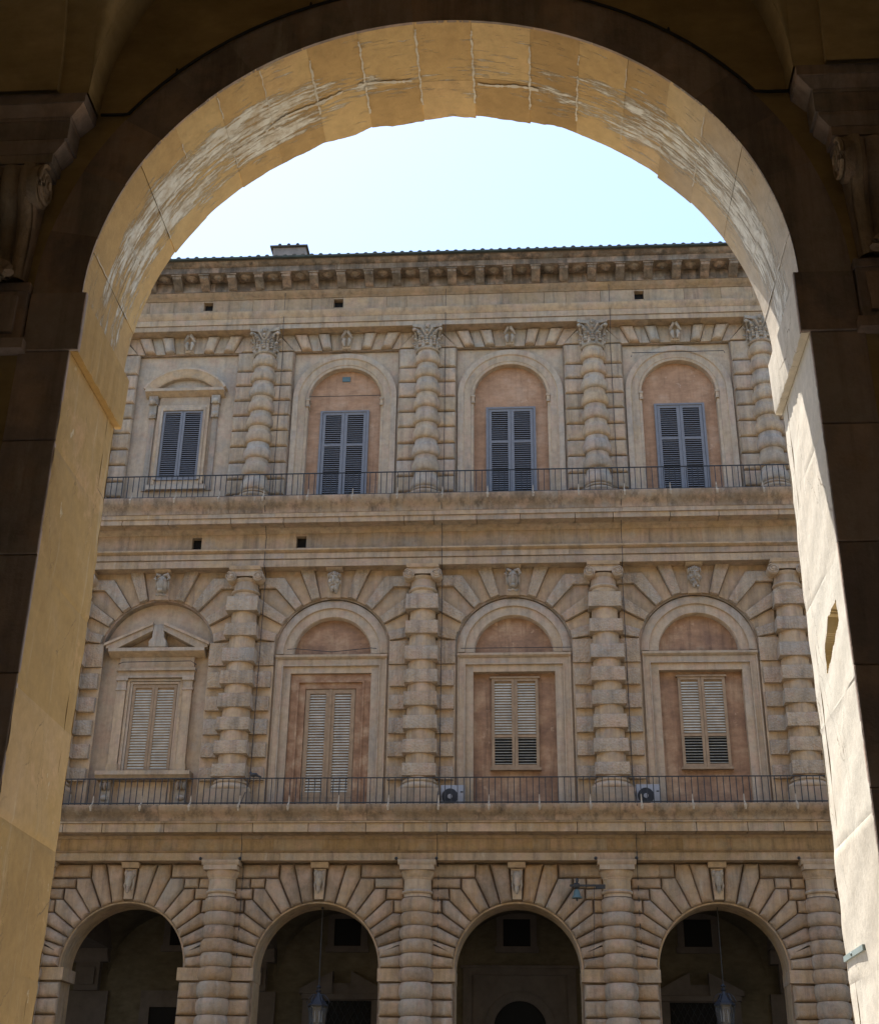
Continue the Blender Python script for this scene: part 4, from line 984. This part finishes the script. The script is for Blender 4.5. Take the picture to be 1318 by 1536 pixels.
def lantern(x, zt, label):
    L = thing('lantern', (x, D + .5, zt), label, 'lantern', 'iron lanterns hanging in the ground arches')
    s = MB(); s.tube([(0, 0, 9.12 - zt), (0, 0, 0)], .014, 6); s.lump((0, 0, 9.10 - zt), (.05, .05, .04), 8); s.build('chain', M['iron'], L)
    s = MB(); s.lathe([(.03, 0), (.05, -.03), (.09, -.06), (.05, -.10), (.04, -.14), (.10, -.17), (.05, -.22), (.07, -.28), (.14, -.40), (.30, -.58), (.34, -.60), (.34, -.64), (.30, -.64)], 0, 0, 6)
    for k in range(6):
        a = k * PI / 3; c, d_ = math.cos(a), math.sin(a)
        s.tube([(.10*c, .10*d_, -.28), (.20*c, .20*d_, -.30), (.30*c, .30*d_, -.40), (.37*c, .37*d_, -.52), (.34*c, .34*d_, -.56)], .018, 5)
    s.build('lantern_roof', M['lampiron'], L, smooth=20)
    s = MB()
    for k in range(6):
        a = k * PI / 3; s.tube([(.31 * math.cos(a), .31 * math.sin(a), -.64), (.22 * math.cos(a), .22 * math.sin(a), -1.40)], .018, 5)
    s.lathe([(.20, -1.44), (.24, -1.42), (.24, -1.38), (.20, -1.36)], 0, 0, 6); s.lathe([(.02, -1.58), (.06, -1.52), (.12, -1.46), (.20, -1.43)], 0, 0, 6)
    s.build('lantern_frame', M['iron'], L, smooth=20)
    s = MB(); s.lathe([(.30, -.65), (.215, -1.39)], 0, 0, 6, cap=False); s.build('glass', M['glass'], L, smooth=0)
    for sg in (-.07, .07):
        s = MB(); s.lathe([(.022, -1.12), (.022, -.82), (.012, -.78), (.004, -.74)], sg, 0, 8); s.build('candle', M['candle'], L)
    s = MB(); s.tube([(-.07, 0, -1.12), (0, 0, -1.18), (.07, 0, -1.12)], .012, 5); s.tube([(0, 0, -1.18), (0, 0, -1.40)], .015, 5); s.build('candle_holder', M['iron'], L)
    return L
la = lantern(-6.88, 6.67, 'iron lantern hanging in the ground arch under the shuttered doorway')
lb = copy_tree(la); lb.location = (6.08, D + .5, 6.77); lb['label'] = 'iron lantern hanging in the ground arch to the right of the bell'

pg = thing('pigeon', (-9.15, D - 1.32, 13.03), 'small dark pigeon perched on the middle balcony railing', 'bird')
s = MB(); s.lump((0, 0, .10), (.13, .065, .07), 12); s.lump((-.11, 0, .17), (.045, .04, .05), 10); s.tube([(-.10, 0, .15), (-.05, 0, .11)], [.045, .06], 8); s.tube([(.08, 0, .09), (.18, 0, .05), (.26, 0, .03)], [.05, .035, .025], 6); s.tube([(-.15, 0, .17), (-.185, 0, .16)], [.012, .004], 6); s.build('body', M['feather'], pg)
for sg in (1, -1):
    s = MB(); s.lump((.03, sg * .06, .11), (.12, .02, .05), 8); s.build('wing', M['feather'], pg)
    s = MB(); s.tube([(0, sg * .025, .05), (0, sg * .025, 0.0)], .008, 5); s.build('leg', M['iron'], pg)

# ================================================================== THE NEAR PORTICO
NX, NZ, NR = -.5855, 7.06, 2.475                         # centre and radius of the near arch
Y0, Y1 = 7.52, 8.58
por = thing('portico', (0, 0, 0), 'dark vaulted stone portico whose tall arch frames the whole view', 'portico')
JW = 2.495
s = MB()                                                  # wall (portico side is y = Y0), with the neighbouring arches left open
for k in (-1, 0, 1):
    c_ = NX + 6.6 * k
    s.arch_panel(c_, c_ - 3.3, c_ + 3.3, 0, 12.6, NZ, NR + .02, -Y0); s.arch_panel(c_, c_ - 3.3, c_ + 3.3, 0, 12.6, NZ, NR + .02, -(Y1 if k else Y1 - .16))
    if k: s.reveal(c_, 0, NZ, NR + .02, -Y0, -Y1)
s.box(-40, NX - 9.9, Y0, Y1, 0, 12.6); s.box(NX + 9.9, 40, Y0, Y1, 0, 12.6)
s.box(-40, 40, Y0 + .04, Y1 - .04, 12.6, 32)
s.build('wall', M['near_plaster'], por, smooth=0)
# face stones: ring of the arch and the strips beside the opening
s = MB(); ns = 17
AN = [R_(q) for q in (0, 10.2, 20, 30, 40, 50.2, 62, 73, 84.5, 94.6, 105, 115, 125, 135, 146, 157, 168.5, 180)]
for a, b_ in zip(AN, AN[1:]):
    L = [(NR * math.cos(q), NR * math.sin(q)) for q in np.linspace(a + .0016, b_ - .0016, 6)] + [(2.82 * math.cos(q), 2.82 * math.sin(q)) for q in np.linspace(b_ - .0016, a + .0016, 6)]
    L = [(NX + x_, NZ + z_) for x_, z_ in L][::-1]
    s.pillow([(x_, z_) for x_, z_ in L[::-1]], -Y0 - .01, -Y0 + .018 + random.uniform(-.003, .003), .006, 1)
ZJ = [6.60, 5.90, 5.07, 4.28, 3.55, 2.8, 2.05, 1.3, .6, .01]
for sg in (1, -1):
    for a, b_ in zip(ZJ, ZJ[1:]):
        x0, x1 = NX + sg * JW, NX + sg * (JW + .36)
        l2 = [(x0, b_ + .003), (x1, b_ + .003), (x1, a - .003), (x0, a - .003)]
        s.pillow(l2 if sg > 0 else l2[::-1], -Y0 - .01, -Y0 + .018 + random.uniform(-.004, .004), .006, 1)
    x0, x1 = NX + sg * (JW - .062), NX + sg * 2.83
    l2 = [(x0, 6.60), (x1, 6.60), (x1, 7.075), (x0, 7.075)]; s.pillow(l2 if sg > 0 else l2[::-1], -Y0 - .01, -Y0 + .03, .006, 1)
ar = s.build('arch_ring', M['near_stone'], por)
s = MB(); s.arch_sweep(NX, NZ, [(NR + .012, -Y0 + .008), (2.81, -Y0 + .008), (2.81, -Y0), (NR + .012, -Y0)], n=48); s.build('ring_pointing', M['pointing'], ar)
# soffit stones: two rows, with broken outer edge
s = MB(); s.a = []
JA = [q for q in (0, 8.5, 17.6, 27.5, 37.4, 46, 54.8, 64.3, 73.6, 84.3, 94.4, 104.7, 114.2, 123.6, 132.8, 142.4, 152, 161.5, 171, 180)]
for a, b_ in zip(JA, JA[1:]):
    a, b_ = R_(a), R_(b_); vm = .58 + random.uniform(-.05, .05); rj = random.uniform(-.003, .002); back = random.choice((-.03, -.02, -.01, 0, .015, .035))
    for v0, v1 in ((0.0, vm), (vm, 1.0)):
        nu, nv = 34, 7; ga = .0002; off = len(s.v); vs = []; edge = random.choice((0, .0, .015, .03, .05)); r_ = rj + random.uniform(-.0015, .0015)
        for iu in range(nu + 1):
            t_ = a + ga + (b_ - a - 2 * ga) * iu / nu
            for iv in range(nv + 1):
                vv = v0 + (v1 - v0) * iv / nv; rr = NR + r_
                if v1 == 1.0:                              # the court end of each stone is broken back unevenly
                    n_ = vnoise(t_ * 11) ** 2 * 1.3 + .35 * vnoise(t_ * 37 + 5) + .16 * vnoise(t_ * 120 + 9); top = max(0, math.sin(t_)) ** 2.2
                    cut = (back - .012 + .030 * n_) * top
                    vv = v0 + (v1 - cut - v0) * iv / (nv - 2) if iv <= nv - 2 else v1 - cut
                    if iv == nv - 1: rr += .03
                    if iv == nv: rr += .34
                if v0 == 0 and iv == 0: rr += .008 * random.random()
                vs.append((NX + rr * math.cos(t_), Y0 - .012 + (Y1 - Y0 + .012) * vv, NZ + rr * math.sin(t_)))
                s.a.append((t_ * NR, vv * 1.06, t_ / PI))
        s.add(vs, [(off * 0 + iu * (nv + 1) + iv, iu * (nv + 1) + iv + 1, (iu + 1) * (nv + 1) + iv + 1, (iu + 1) * (nv + 1) + iv) for iu in range(nu) for iv in range(nv)])
sf = s.build('soffit', M['soffit'], por, smooth=25, recalc=False)
s = MB()                                                  # lime pointing along the joints, broken and uneven
def pointing(f, n, wlo, whi, keep, mb):
    on = False; prev = None
    for i in range(n + 1):
        if random.random() < .12: on = random.random() < keep
        w_ = random.uniform(wlo, whi) if on else 0
        cur = f(i / n, w_)
        if on and prev is not None: o_ = len(mb.v); mb.v += [prev[0], prev[1], cur[0], cur[1]]; mb.f.append((o_, o_ + 1, o_ + 3, o_ + 2))
        prev = cur if on else None
for q in JA[1:-1]:
    a = R_(q); c_ = abs(q - 90) < 32
    def jf(t_, w_, a=a):
        rr = NR - .010; d = w_ / NR; y = Y0 + .01 + (Y1 - Y0 - .20) * t_; j_ = .0015 * math.sin(t_ * 40 + a * 9)
        return [(NX + rr * math.cos(a + e * d + j_), y, NZ + rr * math.sin(a + e * d + j_)) for e in (-.5, .5)]
    pointing(jf, 60, .004, .022 if c_ else .012, .9 if c_ else .55, s)
def sf_(t_, w_):
    a = R_(70 + 62 * t_); rr = NR - .010; y = Y0 + .60 + .05 * math.sin(a * 6) + .02 * math.sin(a * 23)
    return [(NX + rr * math.cos(a), y + e * w_, NZ + rr * math.sin(a)) for e in (-.5, .5)]
pointing(sf_, 160, .006, .04, .8, s)
s.build('mortar', M['mortar'], sf, recalc=False)
# jambs, fine grid so that edges and the broken hollow on the right are real
def jamb(sg, mat):
    s = MB(); hol = MB(); X = NX + sg * JW; W_ = Y1 - Y0
    joints = [6.60, 5.86, 5.02, 4.20, 3.42, 2.62, 1.8, .9, 0]
    for a, b_ in zip(joints, joints[1:]):
        fine = sg > 0 and a == 5.02; nz = max(8, int((a - b_) / (.009 if fine else .03))); nyy = 130 if fine else 34; vs = []; INS = []; r_ = random.uniform(-.003, .003); sl0 = random.uniform(-.02, .02)
        for iz in range(nz + 1):
            for iy in range(nyy + 1):
                tz = iz / nz; ty = iy / nyy; z = b_ + (a - b_) * tz; y = Y0 - .012 + (W_ + .012) * ty
                ins = False; d = r_ + .004 * math.sin(z * 3.1 + y * 2) + .002 * math.sin(z * 17 + y * 9)
                if iy in (0, nyy): d -= .002 + (.010 if iy == 0 else .005) * abs(math.sin(z * 9.7) * math.sin(z * 3.3 + sg)) ** 3
                if iy in (1, nyy - 1): d -= .002
                if tz in (0, 1): d = -.002
                if sg > 0:                                # leaf-shaped break in the render
                    HP = [(7.74, 4.78), (7.98, 4.755), (8.15, 4.63), (8.21, 4.47), (8.13, 4.49), (7.86, 4.60), (7.75, 4.65)]
                    yy_, zz_ = y + .008 * math.sin(z * 38), z + .006 * math.sin(y * 47); ins = False
                    for (ya_, za_), (yb_, zb_) in zip(HP, HP[1:] + HP[:1]):
                        if (za_ > zz_) != (zb_ > zz_) and yy_ < (yb_ - ya_) * (zz_ - za_) / (zb_ - za_) + ya_: ins = not ins
                    if ins: d -= .11 + .012 * math.sin(y * 33) * math.sin(z * 41)
                vs.append((X - sg * d, y, z)); INS.append(ins)
        fs = [(iz*(nyy+1)+iy, iz*(nyy+1)+iy+1, (iz+1)*(nyy+1)+iy+1, (iz+1)*(nyy+1)+iy) for iz in range(nz) for iy in range(nyy)]
        s.add(vs, [f for f in fs if not any(INS[q] for q in f)])
        hf = [f for f in fs if any(INS[q] for q in f)]
        if hf: used = sorted({q for f in hf for q in f}); ix = {q: n_ for n_, q in enumerate(used)}; hol.add([vs[q] for q in used], [tuple(ix[q] for q in f) for f in hf])
    o = s.build('jamb', mat, por, smooth=25, recalc=False)
    q = MB(); q.add([(X + sg * .001, Y1 - .001, 0), (X + sg * .5, Y1 - .001, 0), (X + sg * .5, Y1 - .001, 7.06), (X + sg * .001, Y1 - .001, 7.06)], [(0, 1, 2, 3)]); q.build('jamb_return', mat, o, recalc=False)
    if hol.v: hol.build('broken_hollow', M['hollow'], o, smooth=25, recalc=False)
    # impost block that ends the jamb
    q = MB(); n = 40; prof = [(0, 6.60), (.055, 6.595), (.06, 6.62), (.06, 7.03), (.02, 7.075), (-.03, 7.08)]
    vs = []
    for iy in range(n + 1):
        y = Y0 - .006 + (Y1 - Y0 + .03) * iy / n
        for p_, z_ in prof:
            ch_ = .012 * abs(math.sin(iy * 1.3) * math.sin(iy * .47 + 1)) if z_ < 6.63 and p_ > .03 and iy > 5 else 0
            vs.append((X - sg * (p_ - ch_), y, z_ + ch_ * .6))
    k = len(prof)
    q.add(vs, [(iy*k+j, (iy+1)*k+j, (iy+1)*k+j+1, iy*k+j+1) for iy in range(n) for j in range(k - 1)] + [tuple(range(k)), tuple(range(n*k+k-1, n*k-1, -1))])
    q.build('impost', mat, por)
    return o
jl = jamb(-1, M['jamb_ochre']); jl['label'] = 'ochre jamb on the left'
jr = jamb(1, M['jamb_lit']); jr['label'] = 'sunlit pale jamb with a broken hollow'
# pilaster block, console, cornice on both sides
def side(sg):
    c_ = NX + sg * 3.30
    s = MB()
    s.box(c_ - .47, c_ + .47, Y0 - .07, Y0, 7.075, 7.14); s.box(c_ - .46, c_ + .46, Y0 - .06, Y0, 6.66, 7.075); s.box(c_ - .50, c_ + .50, Y0 - .10, Y0, 6.58, 6.66); s.box(c_ - .40, c_ + .40, Y0 - .09, Y0 - .05, 6.72, 7.02)
    o = s.build('pilaster', M['near_stone'], por)
    # console: S-shaped bracket, fluted front, scroll at the head and a small curl at the foot
    s = MB(); w_ = .46; prof = []
    N = 26
    for q in range(N + 1):
        t_ = q / N; z = 7.16 + .90 * t_
        p_ = .07 + .05 * t_ + .14 * (1 / (1 + math.exp(-(t_ - .62) * 14))) - (.06 if t_ > .97 else 0)
        prof.append((p_, z))
    xs_ = np.linspace(-w_, w_, 97); vs = []
    for x_ in xs_:
        fl = .05 * (abs(math.cos(x_ / w_ * 3.5 * PI)) ** .5 - .6) + (.02 if abs(x_) > .37 else 0)
        for p_, z in prof: vs.append((c_ + x_ * (.90 + .10 * (z - 7.16) / .9), Y0 - p_ - fl, z))
    k = len(prof); s.add(vs, [(i * k + j, (i+1) * k + j, (i+1) * k + j + 1, i * k + j + 1) for i in range(96) for j in range(k - 1)])
    for e_ in (-1, 1):
        x_ = c_ + e_ * w_; side_ = [(c_ + e_ * w_ * (.90 + .10 * (z - 7.16) / .9), Y0 - p_ - .02, z) for p_, z in prof] + [(x_, Y0, 8.06), (c_ + e_ * w_ * .9, Y0, 7.16)]
        s.add(side_, [tuple(range(len(side_)))])
        for rr, ex in ((.14, .02), (.10, .04), (.06, .06), (.028, .075)):   # scroll on the flank
            n = 20; s.add([(x_ + e_ * xx, Y0 - .165 + rr * .95 * math.cos(2*PI*q/n), 7.90 + rr * 1.25 * math.sin(2*PI*q/n)) for xx in (-.05, ex) for q in range(n)], [(q, (q+1) % n, (q+1) % n + n, q + n) for q in range(n)] + [tuple(range(n, 2*n))])
        pts = [(x_ + e_ * .04, Y0 - .165 + (.135 - .11 * q / 30) * math.cos(q / 30 * 4 * PI + PI/2), 7.90 + (.17 - .14 * q / 30) * math.sin(q / 30 * 4 * PI + PI/2)) for q in range(31)]
        s.tube(pts, .016, 6)
        pts = [(c_ + e_ * (.26 + .075 * math.cos(q / 20 * 3 * PI) * (1 - q / 26)), Y0 - .16 - .02 * q / 20, 7.16 + .085 * math.sin(q / 20 * 3 * PI) * (1 - q / 26)) for q in range(21)]
        s.tube(pts, [.045 - .02 * q / 20 for q in range(21)], 8)
        s.tube([(c_ + e_ * .19, Y0 - .15, 7.14), (c_ + e_ * .10, Y0 - .17, 7.10), (c_ + e_ * .04, Y0 - .17, 7.20)], [.05, .05, .02], 7)
    s.lump((c_, Y0 - .16, 7.14), (.08, .06, .12), 10, .1)
    s.build('console', M['console'], o)
    s = MB()
    def ring_box(hw, p_, z0, z1, hw2=None, p2=None):
        hw2 = hw2 or hw; p2 = p2 or p_
        s.add([(c_ - hw, Y0 - p_, z0), (c_ + hw, Y0 - p_, z0), (c_ + hw, Y0, z0), (c_ - hw, Y0, z0), (c_ - hw2, Y0 - p2, z1), (c_ + hw2, Y0 - p2, z1), (c_ + hw2, Y0, z1), (c_ - hw2, Y0, z1)],
              [(0, 3, 2, 1), (4, 5, 6, 7), (0, 1, 5, 4), (1, 2, 6, 5), (2, 3, 7, 6), (3, 0, 4, 7)])
    ring_box(.50, .17, 8.06, 8.11); ring_box(.52, .185, 8.112, 8.19); ring_box(.53, .19, 8.192, 8.27, .60, .215); ring_box(.60, .215, 8.272, 8.30); ring_box(.62, .22, 8.302, 8.47)
    ring_box(.62, .225, 8.472, 8.50); ring_box(.63, .23, 8.502, 8.60, .715, .262); ring_box(.725, .268, 8.602, 8.69)
    s.build('cornice', M['near_stone'], o)
    return o
side(-1)['label'] = 'left pilaster with scrolled console'; side(1)['label'] = 'right pilaster with scrolled console'
# vaults
def vault(cx, yc, a, z0):
    s = MB(); n = 40; vs = []
    for iy in range(n + 1):
        for ix in range(n + 1):
            u_ = -math.cos(PI * ix / n); v_ = -math.cos(PI * iy / n); x_, y_ = a * u_, a * v_
            vs.append((cx + x_, yc + y_, z0 + max(math.sqrt(max(0, a*a - x_*x_)), math.sqrt(max(0, a*a - y_*y_)))))
    s.add(vs, [(iy*(n+1)+ix, iy*(n+1)+ix+1, (iy+1)*(n+1)+ix+1, (iy+1)*(n+1)+ix) for iy in range(n) for ix in range(n)])
    return s
A_ = 2.56; YC = 7.26 - A_; o = None
for k in (-1, 0, 1):
    for j in (0, 1):
        s = vault(0, 0, A_, 8.69); o = s.build('vault', M['near_plaster'], por, (NX + 6.6 * k, YC - j * (2 * A_ + 1.2), 0), smooth=60, recalc=False) if o is None else link('vault', o.data, por, (NX + 6.6 * k, YC - j * (2 * A_ + 1.2), 0))
s = MB()
for k in (-1, 0, 1, 2):                                    # transverse bands over the consoles
    c_ = NX + 6.6 * k - 3.3
    for j in (0, 1):
        yc = YC - j * (2 * A_ + 1.2); n = 24
        for (hw, r_) in ((.74, A_), (.52, A_ - .05)):
            L = [(yc + r_ * math.cos(PI * q / n), 8.69 + r_ * math.sin(PI * q / n)) for q in range(n + 1)]
            m_ = len(L); s.add([(c_ - hw, y_, z_) for y_, z_ in L] + [(c_ + hw, y_, z_) for y_, z_ in L], [(q, q+1, q+1+m_, q+m_) for q in range(m_ - 1)])
            if r_ < A_:
                for sg in (-1, 1): s.add([(c_ + sg * hw, y_, z_) for y_, z_ in L] + [(c_ + sg * hw, yc + (A_ + .01) * math.cos(PI*q/n), 8.69 + (A_ + .01) * math.sin(PI*q/n)) for q in range(n + 1)], [(q, q+1, q+1+m_, q+m_) for q in range(m_ - 1)])
for k in (-1, 0, 1):                                       # wall rib and back rib
    c_ = NX + 6.6 * k
    for ya, yb in ((7.26, Y0), (YC - A_ - 1.2, YC - A_), (YC - 3 * A_ - 1.5, YC - 3 * A_ - 1.2)):
        n = 32; L = [(c_ + A_ * math.cos(PI*q/n), 8.69 + A_ * math.sin(PI*q/n)) for q in range(n + 1)]; m_ = len(L)
        s.add([(x_, ya, z_) for x_, z_ in L] + [(x_, yb, z_) for x_, z_ in L], [(q, q+1, q+1+m_, q+m_) for q in range(m_ - 1)])
s.build('vault_rib', M['near_plaster'], por, smooth=40, recalc=False)
YB = YC - 3 * A_ - 1.5
s = MB(); s.box(-12, 11, YB - .4, YB, 0, 12.6); s.box(-12.4, -12, YB, Y0, 0, 12.6); s.box(11, 11.4, YB, Y0, 0, 12.6); s.box(-40, 40, YB - 30, Y0 + .03, 12.4, 12.6); s.build('back_wall', M['back'], por, smooth=0)  # includes an unseen slab over the vaults, added against sky light leaks

# cable that follows the ring of the arch, and the little zinc clamp on the right jamb
s = MB(); pts = [(-3.12, Y0 - .03, 8.69), (-2.95, Y0 - .03, 8.685)]
for q in range(33):
    a = R_(145 - 110 * q / 32); pts.append((NX + 2.835 * math.cos(a), Y0 - .035, NZ + 2.835 * math.sin(a)))
pts += [(1.83, Y0 - .03, 8.68), (1.98, Y0 - .03, 8.68)]
s.tube(pts, .013, 6)
for q in (5, 12, 20, 29): s.lump((pts[q][0], pts[q][1], pts[q][2] + .02), (.012, .015, .03), 6)
tag(s.build('cable', M['near_cable']), 'thin black cable clipped along the top of the dark arch ring', 'cable')
k = thing('metal_clamp', (NX + JW, 8.30, 2.77), 'pale zinc strip fixed across the sunlit jamb near its foot', 'clamp')
s = MB(); s.box(-.018, 0, -.24, .28, -.016, .016); s.build('strip', M['zinc'], k, smooth=0)
s = MB(); s.lump((-.02, .05, 0), (.008, .012, .012), 8); s.build('bolt', M['zinc'], k)
